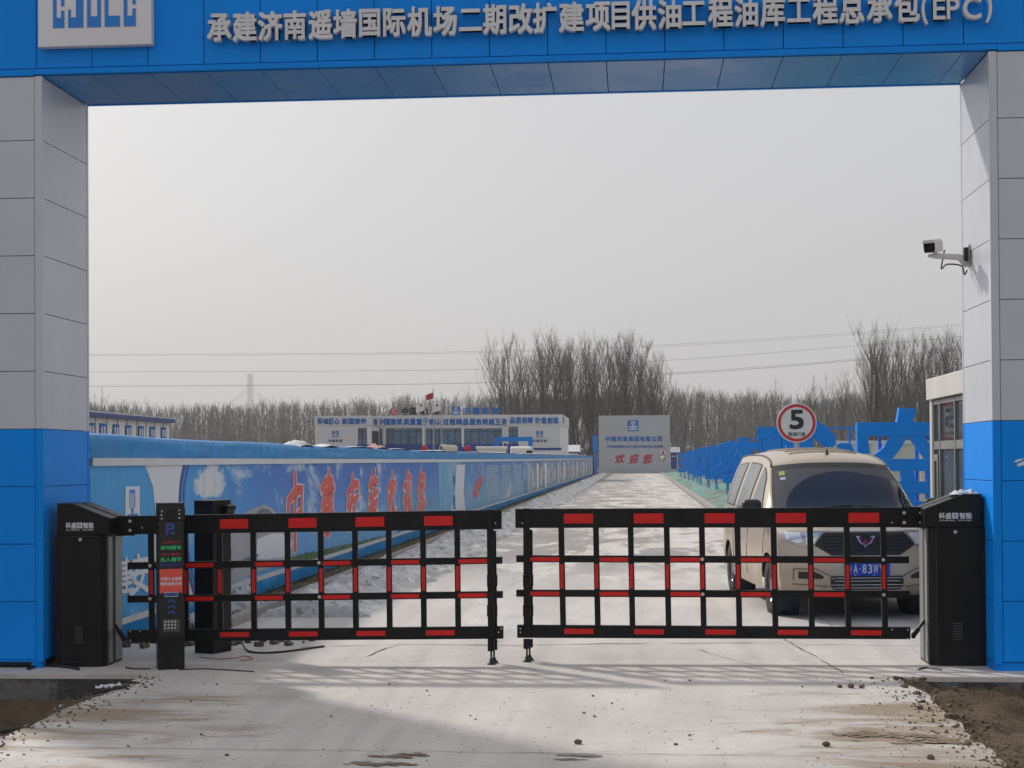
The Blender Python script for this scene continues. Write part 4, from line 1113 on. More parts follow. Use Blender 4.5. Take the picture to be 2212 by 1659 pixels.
def window(x0, y0, x1, y1, Y, par, cols, rows=(0.22,), split=()):
    X0, Z1 = XZ(x0, y0, Y); X1, Z0 = XZ(x1, y1, Y); W_, H_ = X1 - X0, Z1 - Z0
    wn = MB().b2(X0, X1, Y - .03, Y + .02, Z0, Z1).build('window', 'frame_dark', par)
    m = MB(); e = [0] + list(cols) + [1]; r = [0] + [1 - q for q in reversed(rows)] + [1]
    rr = [0] + sorted(1 - q for q in rows) + [1]
    for a, b in zip(e, e[1:]):
        q = rr if (a, b) not in split else sorted(rr + [.42])
        for c, d in zip(q, q[1:]):
            m.b2(X0 + W_ * a + .035, X0 + W_ * b - .035, Y - .036, Y - .025, Z0 + H_ * c + .035, Z0 + H_ * d - .035)
    m.build('pane', 'office_glass', wn)
    if W_ > 2:      # curtains gathered behind the panes
        pass
    return wn
mb_ = Mw[4]
for x0, x1 in ((834, 911.5), (918.5, 996.5), (1003, 1084)): window(x0, 925.5, x1, 960, YM, mb_, (.17, .40, .63, .84), (.2,))
for x0, x1 in ((828.5, 832), (913, 917), (998, 1002), (1086, 1089)): orect(x0, 922.5, x1, 966, YM, 'office_white', 'post', mb_, .09, .1)
window(773, 924, 792.5, 960, YO, Lw[4], (.5,), (.22, .55)); window(1098.5, 922, 1119.5, 960, YO, Rw[4], (.5,), (.22, .55))
MB().b2(Lw[1] + .01, Lw[1] + .03, YO + .5, YO + 3.5, .8, 4.0).build('glass_door', 'frame_dark', Lw[4])
window(801.5, 926, 826, 962, YM, mb_, (.5,), ())
orect(771, 960.5, 800, 980, YO, 'base_blue', 'skirt', Lw[4], .05); orect(802, 960.5, 1095, 985, YM, 'base_blue', 'skirt', mb_, .05); orect(1096, 959.5, 1121, 985, YO, 'base_blue', 'skirt', Rw[4], .05); orect(1122, 968, 1213, 972, YO, 'base_blue', 'skirt', Rw[4], .05)
# rooftop sign
rs = MB()
for x in (868, 905, 945, 985, 1020, 1070):
    a, b = at(x, 899, YM + .3), at(x, 882, YM + .3); rs.tube([a, b], .03, 6)
a, b = at(846, 897, YM + .3), at(1078, 897, YM + .3); rs.tube([a, b], .03, 6)
rso = rs.build('rooftop_sign', 'galv', off)
for c, x in (('中', 875), ('国', 893), ('航', 917), ('油', 940)): btext(c, x - 7.6, x + 7.6, 888, 16, 'sign_black', 'lettering', .055, YM + .2, rso, None, .004, .05)
for c, x in (('中', 1008), ('建', 1028), ('安', 1048), ('装', 1070)): btext(c, x - 7.6, x + 7.6, 887, 16, 'sign_blue', 'lettering', .05, YM + .2, rso, None, .004, .05)
C = at(985, 887.5, YM + .15); m = MB(); rect(m, C, EX, EZ, .66, .66); m.build('emblem_plate', 'sign_blue', rso); m = MB(); emblem(m, C + FR * .01, EX, EZ, FR, .72); m.build('emblem', 'print_white', rso)
C = at(852, 888, YM + .15)
for r, dx, dz, mt, nm, l in ((.31, 0, 0, 'crimson', 'round_emblem', 0), (.23, .06, .02, 'print_white', 'round_emblem_ring', .01), (.205, .075, .025, 'crimson', 'round_emblem_ring', .02), (.15, .09, .03, 'print_white', 'round_emblem_ring', .03), (.125, .10, .03, 'crimson', 'round_emblem_ring', .04)):
    m = MB(); m.poly([C + FR * l + EX * (dx + r * math.cos(q * .2618)) + EZ * (dz + r * math.sin(q * .2618)) for q in range(24)]); m.build(nm, mt, rso)
# flagpoles
for px, pt, fl, lab in ((918, 857, ((875 - 8, 18), 'flag_white', -1), 'left flagpole with a limp white flag carrying a red mark'), (936, 841, (None, 'flag_red', -1), 'tallest flagpole with a red flag'), (953, 857, (None, 'flag_white', -1), 'right flagpole with a limp white flag carrying a dark mark')):
    Y = 112; p = at(px, pt, Y); t = root('flagpole', lab, 'flagpole', (p.x, Y, 0), group='flagpoles in front of the office')
    m = MB().tube([(p.x, Y, 0), (p.x, Y, p.z)], [.05, .03], 8); m.lathe([(0, .1), (.06, .05), (0, 0)], (p.x, Y, p.z), EZ, 8); m.build('pole', 'galv', t)
    red = fl[1] == 'flag_red'; z1 = p.z - (.22 if red else .30); L_ = .52 if red else .66; H_ = .46 if red else .70
    m = MB(); m.grid(lambda u, v: (p.x - .03 - L_ * u, Y + .06 * math.sin(u * 7) * u, z1 - H_ * v * (1 - .1 * u) - (.20 * u if red else .34 * u * (1 - .3 * v)) ), 10, 6)
    f = m.build('flag', fl[1], t, smooth=True)
    if red:
        m = MB(); st = lambda c, r: [(c[0] + (r if k % 2 == 0 else r * .4) * math.sin(k * .6283), Y - .06, c[1] + (r if k % 2 == 0 else r * .4) * math.cos(k * .6283)) for k in range(10)]
        m.poly(st((p.x - .13, z1 - .16), .05)); m.build('flag_star', 'yellow', f)
    else:
        m = MB(); m.poly([(p.x - .30 + .09 * math.cos(k * .7854), Y - .07, z1 - .33 + .09 * math.sin(k * .7854)) for k in range(8)]); m.build('flag_mark', 'crimson' if px < 930 else 'print_navy', f)
# small blue portal, lorry cab and rolls behind the wall
Y = 108; X0, Z1 = XZ(1068, 944, Y); X1, Z0 = XZ(1150, 953, Y)
MB().b2(X0, X1, Y, Y + .5, Z0, Z1).b2(X0, X0 + .28, Y + .01, Y + .49, 0, Z0).b2(X1 - .3, X1, Y + .01, Y + .49, 0, Z0).build('inner_portal', 'letter_blue')
tag(bpy.data.objects['inner_portal'], 'small plain blue portal frame standing before the right wing of the office', 'portal')
Y = 86; X0, Z1 = XZ(1101, 964, Y); X1, _ = XZ(1146, 964, Y)
t = root('site_lorry', 'white site vehicle parked behind the wall with only its roof showing', 'lorry', ((X0 + X1) / 2, Y + 2, 0))
prof = [(Y, .5), (Y, 1.4), (Y + .25, 1.9), (Y + .4, Z1 - .1), (Y + .7, Z1), (Y + 2.2, Z1), (Y + 2.4, Z1 - .2), (Y + 2.4, .5)]
MB().prism(prof, (X0, 0, 0), EY, EZ, EX, X1 - X0).build('cab', 'cctv_white', t, bevel=.06)
MB().b2(X0 + .1, X1 - .1, Y + .12, Y + .3, 1.35, 1.95).build('windscreen', 'van_black', t)
MB().b2(X0, X1, Y + 2.5, Y + 6, .6, 1.2).build('load_bed', 'van_black', t)
for sx in (X0 + .15, X1 - .15):
    for yy in (Y + .9, Y + 4.8): m = MB(); m.lathe([(0, -.12), (.34, -.12), (.42, -.08), (.42, .08), (.34, .12), (0, .12)], (sx, yy, .42), EX, 18); m.build('wheel', 'tyre', t)
for dx in (-.12, .02):
    MB().box((X1 + dx, Y - .15, Z1 - .32), (.22, .12, .16)).build('mirror', 'van_black', t, bevel=.02)
def lying(name, label, cat, x0, x1, y, r, Y, mt, endmt=None):
    a, b = at(x0, y, Y), at(x1, y, Y); t = root(name, label, cat, ((a.x + b.x) / 2, Y, 0))
    MB().tube([a, b], r, 16).build('roll', mt, t)
    zl = a.z - r; MB().b2(a.x + .1, b.x - .1, Y - .3, Y + .3, 0, zl + .02).build('stack_below', mt, t)
    return a, b, t
lying('cloth_roll', 'long white roll lying behind the wall in front of the office', 'roll', 1028, 1096, 968, .10, 84, 'cctv_white')
a = at(953, 969, 84); t = root('drain_pipe', 'short wide cream pipe with a black open end behind the wall', 'pipe', (a.x, 84, 0))
m = MB(); m.tube([a, a + Vector((.75, .5, -.05))], .24, 18); m.build('barrel', 'cream', t); m = MB(); m.lathe([(0, .01), (.17, .01), (.17, 0)], a, (a - (a + Vector((.75, .5, -.05)))).normalized(), 18); m.build('bore', 'core', t)
MB().b2(a.x - .2, a.x + .9, 83.8, 84.8, 0, a.z - .22).build('stack_below', 'cream', t)
for px, l in ((917, 'left red hose drum behind the wall below the flags'), (1010, 'right red hose drum behind the wall beside the white roll')):
    a = at(px, 969, 84.5); t = root('hose_drum', l, 'drum', (a.x, 84.5, 0)); m = MB(); m.lathe([(0, -.15), (.17, -.13), (.19, 0), (.17, .13), (0, .15)], a, EY, 18); m.build('drum', 'crimson', t); MB().b2(a.x - .15, a.x + .15, 84.3, 84.7, 0, a.z - .15).build('stand', 'frame_dark', t)
# ------------------------------------------------------------------ prefab hut at far left
XH = -17.6; y0 = YZ(150, 900, XH)[0]; y1 = YZ(366, 905, XH)[0]; zt = 3.12
ht = root('prefab_hut', 'white prefab hut with a blue roof edge and a row of blue posters', 'hut', (XH - 2, (y0 + y1) / 2, 0))
MB().b2(XH - 6, XH, y0, y1, 0, zt).build('wall', 'office_white', ht)
m = MB(); m.prism([(XH + .2, zt), (XH + .2, zt + .14), (XH - 3, zt + .5), (XH - 6.35, zt + .16), (XH - 6.35, zt)], (0, y0 - .1, 0), EX, EZ, EY, y1 - y0 + .2); m.build('roof', 'roof_blue', ht)
m = MB(); m.b2(XH - .2, XH + .18, y0, y1 + .05, zt + .145, zt + .19); m.build('roof_snow', 'roof_snow', ht)
for k, px in enumerate((206, 230.5, 253.5, 274.5, 295, 315, 334, 352)):
    yy = YZ(px, 920, XH)[0]; m = MB(); m.b2(XH + .002, XH + .02, yy - .02, yy + .02, 0, zt - .01); m.build('seam', 'alu', ht)
for k, (px, y) in enumerate(((218, 931), (248.5, 932.5), (278, 934), (306, 935.5), (331.5, 937), (356, 938), (381, 940))):
    if k > 6: break
    A = atX(px if k < 6 else 360, y, XH + .03)
for px, y in ((194.5, 930.5), (220, 931.5), (248, 933), (275, 934.5), (302, 936), (327, 937), (351, 938)):
    A = atX(px + 3, y, XH + .03); m = MB(); rect(m, A, EY, EZ, .62, .52); po = m.build('poster', 'sign_blue', ht)
    m = MB(); rect(m, A + EX * .01 - EY * .12 + EZ * .03, EY, EZ, .14, .26); rect(m, A + EX * .01 + EY * .12 + EZ * .03, EY, EZ, .14, .26); rect(m, A + EX * .01 - EZ * .17, EY, EZ, .46, .05); m.build('poster_print', 'print_white', po)
# ------------------------------------------------------------------ small sheds beside the board, blocks left of it
def shed(label, x0, x1, ytop, ybot, Y, door=None, snow=True):
    X0, Z1 = XZ(x0, ytop, Y); X1, Z0 = XZ(x1, ybot, Y); t = root('site_shed', label, 'shed', ((X0 + X1) / 2, Y + 1, 0))
    MB().b2(X0, X1, Y, Y + 2.6, 0, Z1 - .75).build('wall', 'office_white', t)
    MB().prism([(Y - .35, Z1 - .78), (Y - .35, Z1 - .66), (Y + 1.3, Z1), (Y + 2.9, Z1 - .66), (Y + 2.9, Z1 - .78)], (X0 - .3, 0, 0), EY, EZ, EX, X1 - X0 + .6).build('roof', 'roof_snow', t)
    MB().b2(X0 - .3, X1 + .3, Y - .38, Y - .34, Z1 - .80, Z1 - .68).build('roof_edge', 'roof_blue', t)
    if door:
        a = XZ(door[0], door[1], Y); b = XZ(door[2], door[3], Y); d = MB().b2(a[0], b[0], Y - .05, Y + .02, 0.45, a[1]).build('door', 'base_blue', t)
        MB().b2((a[0] + b[0]) / 2 - .2, (a[0] + b[0]) / 2 + .2, Y - .06, Y - .045, a[1] - .45, a[1] - .3).build('door_plate', 'print_white', d)
shed('small shed with a blue door right of the grey welcome board', 1445, 1464, 965.5, 1012, 189, (1449, 979, 1462, 1008))
shed('pale shed with a snowy roof between the office and the welcome board', 1226, 1246, 961, 990, 150)
Y = 190; a = XZ(1465, 982, Y); b = XZ(1560, 982, Y)
tag(MB().b2(a[0], b[0], Y, Y + .2, 0, a[1]).build('boundary_wall', 'kerb'), 'low grey boundary wall right of the small shed', 'wall')
a = XZ(1247, 980, 170); b = XZ(1284, 980, 170); tag(MB().b2(a[0], b[0], 170, 170.2, 0, a[1] - .3).build('site_fence', 'base_blue'), 'dark blue site fence behind the far end of the hoarding wall', 'fence')
# ------------------------------------------------------------------ the van
VAN = root('parked_van', 'beige minivan with a dusty windscreen parked behind the right barrier arm', 'van', (2.27, 15.22, 0), R_(5.0))
ST = [  # y, z, half width, edge setback, edge drop along the centre line: bumper -> bonnet -> windscreen -> roof -> tail
 (.13,.235,.70,.16,0), (.04,.27,.78,.17,0), (.00,.40,.825,.17,0), (.015,.56,.838,.17,0), (.06,.70,.838,.18,.005), (.10,.84,.825,.20,.01),
 (.17,.915,.80,.21,.03), (.40,.985,.785,.15,.05), (.80,1.065,.765,.10,.06), (.95,1.13,.75,.13,.05), (1.25,1.34,.705,.14,.04), (1.58,1.55,.645,.14,.04),
 (1.72,1.615,.625,.12,.06), (2.0,1.67,.615,.04,.075), (2.5,1.71,.61,.0,.08), (3.3,1.715,.60,.0,.08), (3.9,1.685,.59,.0,.07), (4.18,1.60,.59,-.02,.05),
 (4.30,1.35,.66,-.04,.0), (4.38,.95,.74,-.06,0), (4.42,.6,.76,-.07,0), (4.36,.32,.74,-.08,0)]
def cr(a, b, c, d, t):
    return .5 * (2*b + (c - a)*t + (2*a - 5*b + 4*c - d)*t*t + (3*b - a - 3*c + d)*t*t*t)
def stn(v):
    v = max(0, min(len(ST) - 1.0001, v)); i = int(v); t = v - i
    g = lambda k: ST[max(0, min(len(ST) - 1, k))]
    return [cr(a, b, c, d, t) for a, b, c, d in zip(g(i-1), g(i), g(i+1), g(i+2))]
def rib(v, u):
    y, z, wd, sb, dr = stn(v); a = abs(u)
    return Vector((wd * u, y + sb * a ** 3.2, z - dr * a ** 2.6))
NV = len(ST) - 1
m = MB(); m.grid(lambda a, b: rib(a * NV, -1 + 2 * b), NV * 4, 28)
# sides
EDGE = [rib(k / 8, 1) for k in range(int(NV * 8) + 1)]
def edge_at(y):      # upper edge (bonnet, screen pillar, roof rail) above a given length
    E_ = [p for k, p in enumerate(EDGE) if 6 * 8 <= k <= 18 * 8]
    for p, q in zip(E_, E_[1:]):
        if p.y <= y <= q.y: t = (y - p.y) / max(1e-6, q.y - p.y); return p.lerp(q, t)
    return E_[0] if y < E_[0].y else E_[-1]
WH = (0.80, 3.45); WR, WZ = 0.335, 0.30
def sill(y):
    z = .235
    for wy in WH:
        d = abs(y - wy)
        if d < WR: z = max(z, WZ + math.sqrt(WR * WR - d * d))
    return z
def belt(y): return min(1.03 - .02 * (y - 1.2) * 0, 2)
def side(y, lv):
    """lv 0..1 from sill to belt, 1..2 from belt to the upper edge"""
    e = edge_at(y); zs = sill(y); zb = min(1.02, e.z - .03); tap = .02 * sstep(3.6, 4.4, y) * 3 + .05 * sstep(.9, .3, y)
    if lv <= 1:
        z = zs + (zb - zs) * lv; q = (z - .235) / (zb - .235)
        x = .835 + .012 * math.sin(math.pi * min(1, q * 1.1)) - .03 * max(0, .25 - q) - .012 * sstep(.62, .75, q) + .006
        return Vector((x - tap, y, z))
    t = lv - 1; xb = .832 - .006 - tap
    x = xb + (e.x - xb) * (t ** 1.25); z = zb + (e.z - zb) * t
    return Vector((x, y + (e.y - y) * t, z))
YS = [e for e in frange(.37, 4.22, .035)] + [4.22]
LV = [0, .15, .3, .45, .6, .75, .9, 1, 1.1, 1.25, 1.4, 1.55, 1.7, 1.82, 1.9, 1.95, 2.0]
for sg in (1, -1):
    base = len(m.v); n = len(LV)
    # first column follows the bumper/bonnet edge, last one the tail edge
    col0 = []
    for lv in LV:
        q = min(1, lv / 1.0) if lv <= 1 else 1
        k = (q * 6.0 * 8) * .9 + (lv - 1) * 4.8 if lv > 1 else q * 43.2
        p = EDGE[int(min(47, k))]; col0.append(p)
    colN = []
    for lv in LV:
        k = (21 - lv / 2 * 3.6) * 8; colN.append(EDGE[int(max(0, min(len(EDGE) - 1, k)))])
    cols = [col0] + [[side(y, lv) for lv in LV] for y in YS] + [colN]
    for c in cols: m.v += [Vector((p.x * sg, p.y, p.z)) for p in c]
    for i in range(len(cols) - 1):
        for j in range(n - 1):
            q = base + i * n + j; m.f.append((q, q + n, q + n + 1, q + 1) if sg > 0 else (q, q + 1, q + n + 1, q + n))
body = m.build('body', 'van_paint', VAN, local=True, smooth=True)
ORG[body] = ORG[VAN]
m = MB().b2(-.62, .62, .3, 4.2, .26, .75); m.build('underbody', 'van_black', VAN, local=True)
for wy in WH:       # wheel housings
    for sg in (1, -1):
        m = MB(); m.lathe([(WR + .0, 0), (WR, -.25), (0, -.25)], (sg * .815, wy, WZ), (sg, 0, 0), 24); m.build('wheel_housing', 'core', VAN, local=True)
        w_ = MB(); cx = sg * .735
        w_.lathe([(0.17, .08), (.19, .088), (.275, .092), (.292, .075), (.296, .0), (.292, -.075), (.275, -.092), (.17, -.08)], (cx, wy, .296), (sg, 0, 0), 36)
        wo = w_.build('wheel', 'tyre', VAN, local=True, smooth=True); ORG[wo] = ORG[VAN]
        w_ = MB(); w_.lathe([(.195, .086), (.18, .074), (.165, .035), (.10, .045), (.055, .07), (0, .075)], (cx, wy, .296), (sg, 0, 0), 30); w_.build('rim', 'rim', wo, local=True, smooth=True)
        w_ = MB()
        for k in range(8):
            th = k * math.pi / 4; w_.lathe([(0, .052), (.018, .052), (.018, .03)], (cx, wy + .135 * math.cos(th), .296 + .135 * math.sin(th)), (sg, 0, 0), 10)
        w_.build('rim_holes', 'van_black', wo, local=True)
        w_ = MB()
        for r in (-.05, -.017, .017, .05): w_.lathe([(.2975, r - .004), (.2975, r + .004)], (cx, wy, .296), (sg, 0, 0), 36)
        w_.build('tread', 'core', wo, local=True)
# sampled patches lying on the shell
def fpt(x, z, off=.004):       # point of the nose at lateral x and height z
    lo, hi = 0.0, 8.0
    for _ in range(30):
        mid = (lo + hi) / 2; yy, zz, wd, sb, dr = stn(mid); u = max(-1, min(1, x / wd)); zz -= dr * abs(u) ** 2.6
        if zz < z: lo = mid
        else: hi = mid
    yy, zz, wd, sb, dr = stn(lo); u = max(-1, min(1, x / wd))
    return Vector((x, yy + sb * abs(u) ** 3.2 - off, z))
def npatch(name, outline, mt, off, parent, par_sm=True, nseg=10):
    """outline in (x, z); filled by a fan of strips so that it follows the curved nose"""
    xs_ = [p[0] for p in outline]; a, b = min(xs_), max(xs_); m = MB(); n = max(6, int((b - a) / .02)); rows = []
    def cut(x):
        zs = []
        for (x0, z0), (x1, z1) in zip(outline, outline[1:] + outline[:1]):
            if (x0 - x) * (x1 - x) <= 0 and abs(x1 - x0) > 1e-9: zs.append(z0 + (z1 - z0) * (x - x0) / (x1 - x0))
        return min(zs), max(zs)
    for k in range(n + 1):
        x = a + (b - a) * (k / n) * .9998 + (b - a) * .0001; z0, z1 = cut(x); rows.append([fpt(x, z0 + (z1 - z0) * j / 6, off) for j in range(7)])
    for r in rows: m.v += r
    for i in range(n):
        for j in range(6): q = i * 7 + j; m.f.append((q, q + 7, q + 8, q + 1))
    # rim back to the shell
    return m.build(name, mt, parent, local=True, smooth=True)
gr_ = npatch('grille', [(-.40,.868),(.40,.868),(.50,.745),(.34,.645),(-.34,.645),(-.50,.745)], 'van_black', .006, VAN)
for k in range(5):
    z = .835 - k * .034; wd = .42 if k < 3 else .40 - .02 * (k - 3)
    m = MB(); m.tube([fpt(x, z, .012) for x in [(-wd + 2 * wd * q / 16) for q in range(17)]], .0055, 6); m.build('grille_bar', 'van_black', gr_, local=True)
for row, (z, wd) in enumerate(((.700, .33), (.668, .29))):
    m = MB(); n = 7
    for q in range(n):
        x0 = -wd + 2 * wd * q / n + .012; x1 = -wd + 2 * wd * (q + 1) / n - .012
        s_ = .012 if q < 3 else (-.012 if q > 3 else 0)
        m.poly([fpt(x0 - s_, z - .011, .009), fpt(x1 - s_, z - .011, .009), fpt(x1 + s_, z + .011, .009), fpt(x0 + s_, z + .011, .009)])
    m.build('grille_mesh', 'core', gr_, local=True)
m = MB(); m.tube([fpt(-.52 + 1.04 * q / 24, .885, .006) for q in range(25)], .010, 6); m.build('grille_trim', 'lamp', VAN, local=True, smooth=True)
for sg in (1, -1):
    hl = npatch('headlight', [(sg * x, z) for x, z in ((.805,.885),(.42,.872),(.505,.735),(.66,.752),(.775,.80),(.812,.85))], 'lamp_dark', .008, VAN)
    npatch('lens', [(sg * x, z) for x, z in ((.775,.872),(.62,.868),(.60,.768),(.66,.762),(.765,.805))], 'lamp', .012, hl)
    npatch('indicator', [(sg * x, z) for x, z in ((.575,.862),(.435,.860),(.51,.748),(.575,.755))], 'lamp', .011, hl)
    m = MB(); m.tube([fpt(sg * x, z, .012) for x, z in ((.812,.85),(.775,.797),(.66,.748),(.505,.731))], .005, 6); m.build('chrome_edge', 'chrome', hl, local=True)
    fs = npatch('fog_lamp_surround', [(sg * x, z) for x, z in ((.70,.505),(.50,.505),(.37,.44),(.39,.405),(.70,.40))], 'lamp_dark' if False else 'van_paint', .010, VAN)
    npatch('fog_recess', [(sg * x, z) for x, z in ((.665,.487),(.51,.487),(.43,.447),(.43,.417),(.665,.417))], 'van_black', .014, fs)
    m = MB(); m.tube([fpt(sg * x, z, .012) for x, z in ((.71,.40),(.71,.515),(.50,.515),(.36,.445),(.34,.41))], .006, 6)
    m.tube([fpt(sg * x, z, .010) for x, z in ((.72,.36),(.55,.355),(.38,.335))], .006, 6); m.build('bumper_crease', 'stain', VAN, local=True)
lo = npatch('lower_intake', [(-.36,.445),(.36,.445),(.31,.372),(.36,.345),(.33,.308),(-.33,.308),(-.36,.345),(-.31,.372)], 'van_black', .006, VAN)
for z, wd in ((.425, .35), (.395, .32), (.357, .36), (.327, .34)):
    m = MB(); m.tube([fpt(-wd + 2 * wd * q / 12, z, .012) for q in range(13)], .0045, 6); m.build('intake_bar', 'lamp_dark', lo, local=True)
# registration plate
pc = fpt(0, .515, .022); pl_ = MB().box(pc, (.44, .006, .14)).build('number_plate', 'plate_blue', VAN, local=True, bevel=.003)
ORG[pl_] = ORG[VAN]
m = MB()
for c, x in (('鲁', -.185), ('A', -.118), ('8', -.032), ('3', .024), ('W', .080), ('V', .136)):
    put_text(m, c, pc + Vector((x, -.005, 0)), EX, EZ, FR, .088, .050 if c in '鲁W' else .040, bold=.02, lift=.0001)
rect(m, pc + Vector((-.076, -.005, 0)), EX, EZ, .010, .010)
m.build('plate_lettering', 'sign_white', pl_, local=True)
m = MB()
for sx in (-.12, .06):
    for sz in (-.06, .06): bolt_on(m, pc + Vector((sx, -.003, sz)), .007, FR, .004)
m.build('plate_bolt', 'steel', pl_, local=True)
# red winged badge
BW = [(-.088,.048),(-.052,.048),(-.030,.0),(-.012,-.012),(0,.018),(.012,-.012),(.030,.0),(.052,.048),(.088,.048),(.070,.018),(.060,.0),(.046,-.022),(.020,-.028),(0,-.058),(-.020,-.028),(-.046,-.022),(-.060,.0),(-.070,.018)]
def badge(sc, dz, d, mt, nm, par):
    m = MB(); c = fpt(0, .782, .028)
    m.prism([(x * sc, z * sc) for x, z in BW], c + Vector((0, -d, dz)), EX, EZ, EY, .012); return m.build(nm, mt, par, local=True)
bd = badge(1.06, 0, 0, 'lamp', 'badge', gr_); ORG[bd] = ORG[VAN]; badge(.90, 0, .002, 'badge_red', 'badge_face', bd)
# windscreen
def wpatch(name, v0, v1, u0, u1, mt, off, parent, cx=0):
    m = MB()
    def f(a, b):
        v = v0 + (v1 - v0) * a; u = u0 + (u1 - u0) * b
        p = rib(v, u); q = rib(v + .05, u); r = rib(v, u + .02); n = (q - p).cross(r - p).normalized()
        if n.y > 0: n = -n
        return p + n * off
    m.grid(f, 14, 20); return m.build(name, mt, parent, local=True, smooth=True)
wpatch('screen_rubber', 8.35, 11.05, -.975, .975, 'van_black', .003, VAN)
ws = wpatch('windscreen', 8.5, 10.93, -.935, .935, 'windscreen', .007, VAN); ORG[ws] = ORG[VAN]
wpatch('screen_shade_band', 10.72, 10.93, -.925, .925, 'van_black', .0085, ws)
for u0, u1, v0, v1, mt in ((-.865, -.78, 10.42, 10.62, 'yellow'), (-.85, -.77, 10.22, 10.34, 'print_text')): wpatch('screen_sticker', v0, v1, u0, u1, mt, .010, ws)
m = MB()
for xw, l in ((-.55, .62), (.15, .58)): m.tube([rib(8.55, xw / .75) + Vector((0, -.02, .01)), rib(8.75, min(.9, (xw + l) / .75)) + Vector((0, -.025, .008))], .007, 6)
m.build('wiper', 'van_black', VAN, local=True)
# side windows
for sg in (1, -1):
    def spatch(name, quad, mt, off, parent):
        """quad: (y, lv) corners A B C D counterclockwise from bottom front"""
        m = MB()
        def f(a, b):
            yb_ = quad[0][0] + (quad[1][0] - quad[0][0]) * a; yt_ = quad[3][0] + (quad[2][0] - quad[3][0]) * a
            lb = quad[0][1] + (quad[1][1] - quad[0][1]) * a; lt = quad[3][1] + (quad[2][1] - quad[3][1]) * a
            p = side(yb_ + (yt_ - yb_) * b, lb + (lt - lb) * b); p = p + Vector((off, 0, off * .3)); return (p.x * sg, p.y, p.z)
        m.grid(f, 12, 8); return m.build(name, mt, parent, local=True, smooth=True)
    for q in (((1.12, 1.06), (1.96, 1.06), (1.96, 1.84), (1.64, 1.82)), ((2.16, 1.05), (2.92, 1.05), (2.92, 1.85), (2.16, 1.85)), ((3.14, 1.07), (3.96, 1.10), (3.84, 1.82), (3.14, 1.85))):
        fr = spatch('window_frame', [(q[0][0] - .016, q[0][1] - .03), (q[1][0] + .016, q[1][1] - .03), (q[2][0] + .016, q[2][1] + .03), (q[3][0] - .016, q[3][1] + .03)], 'van_black', .003, VAN)
        spatch('pane', q, 'van_glass', .007, fr)
    for y in (1.02, 2.08, 3.04):
        m = MB(); m.tube([Vector((p.x * sg, p.y, p.z)) + Vector((sg * .0025, 0, 0)) for p in [side(y + (.0), lv) for lv in (.12, .3, .5, .7, .9, 1.0)]], .0035, 5); m.build('door_gap', 'stain', VAN, local=True)
    m = MB(); p = side(1.9, .88); m.box((sg * (p.x + .015), p.y, p.z), (.03, .16, .03)); m.build('door_handle', 'van_paint', VAN, local=True, bevel=.008)
    # mirrors
    p = side(1.12, 1.05); c = Vector((sg * (p.x + .135), p.y - .06, 1.10))
    m = MB(); m.grid(lambda a, b: (c.x + .105 * math.copysign(abs(math.cos(a * 6.2832)) ** .55, math.cos(a * 6.2832)) * abs(math.sin(b * 3.14159)) ** .45, c.y + .065 * -math.cos(b * 3.1416), c.z + .078 * math.copysign(abs(math.sin(a * 6.2832)) ** .6, math.sin(a * 6.2832)) * abs(math.sin(b * 3.14159)) ** .45), 28, 12)
    m.tube([c + Vector((-sg * .09, .02, -.055)), Vector((sg * (p.x - .02), p.y, 1.035))], .028, 8); m.build('mirror', 'van_black', VAN, local=True, smooth=True)
    # gutter between roof and pillar
    m = MB(); m.tube([rib(v, .985 * sg) + Vector((0, 0, .006)) for v in [11.0 + .25 * k for k in range(24)]], .010, 6); m.build('roof_gutter', 'van_black', VAN, local=True)
for k in range(6):
    y = 2.05 + k * .28; v = 13 + (y - 2.0) / .5 if y < 2.5 else 14 + (y - 2.5) / .8
    m = MB(); m.tube([rib(v, -.62 + 1.24 * q / 10) + Vector((0, 0, .002)) for q in range(11)], .013, 6); m.build('roof_rib', 'van_paint', VAN, local=True, smooth=True)
p = rib(12.6, .02); m = MB(); m.lathe([(0, .05), (.008, .05), (.014, .02), (.025, .0)], p, EZ, 12); m.tube([p + Vector((0, 0, .04)), p + Vector((0, .03, .20))], [.003, .0015], 6); m.build('antenna', 'van_black', VAN, local=True)
m = MB(); m.tube([fpt(-.80, .62, -.02), fpt(-.80, .62, -.021)], .004, 4)

# ------------------------------------------------------------------ guard booth behind the right pillar
XB = 3.62
bt0 = YZ(2012, 900, XB)[0]
booth = root('guard_booth', 'cream framed guard booth with tall grey windows behind the right pillar', 'booth', (XB + 1.2, 16.5, 0))
ZT = 2.56; Y0 = 13.6
def bz(y, yy): return atX(0, 0, 1)
MB().b2(XB + .06, XB + 2.4, Y0, bt0, 0, 2.30).build('wall', 'booth_frame', booth)
MB().b2(XB - .05, XB + 2.5, Y0 - .1, bt0 + .07, 2.303, ZT).build('roof', 'booth_frame', booth, bevel=.01)
MB().b2(XB - .015, XB + .12, bt0 - .10, bt0 + .03, 0, 2.30).b2(XB - .015, XB + .12, Y0, Y0 + .12, 0, 2.30).build('corner_post', 'booth_frame', booth)
wy = [YZ(x, 950, XB)[0] for x in (2016, 2029.5, 2062, 2110)]
zr = [.55, 1.02, 1.66, 1.80, 2.25]
fr = MB()
for y in wy[:3] + [Y0 + .2]: fr.b2(XB - .005, XB + .05, y - .045, y + .0, .5, 2.28)
for z in (.5, 1.70, 2.24): fr.b2(XB + .0, XB + .046, Y0 + .13, wy[0] - .05, z, z + (.10 if z > 1 and z < 2 else .05))
wo = fr.build('window_frame', 'alu', booth)
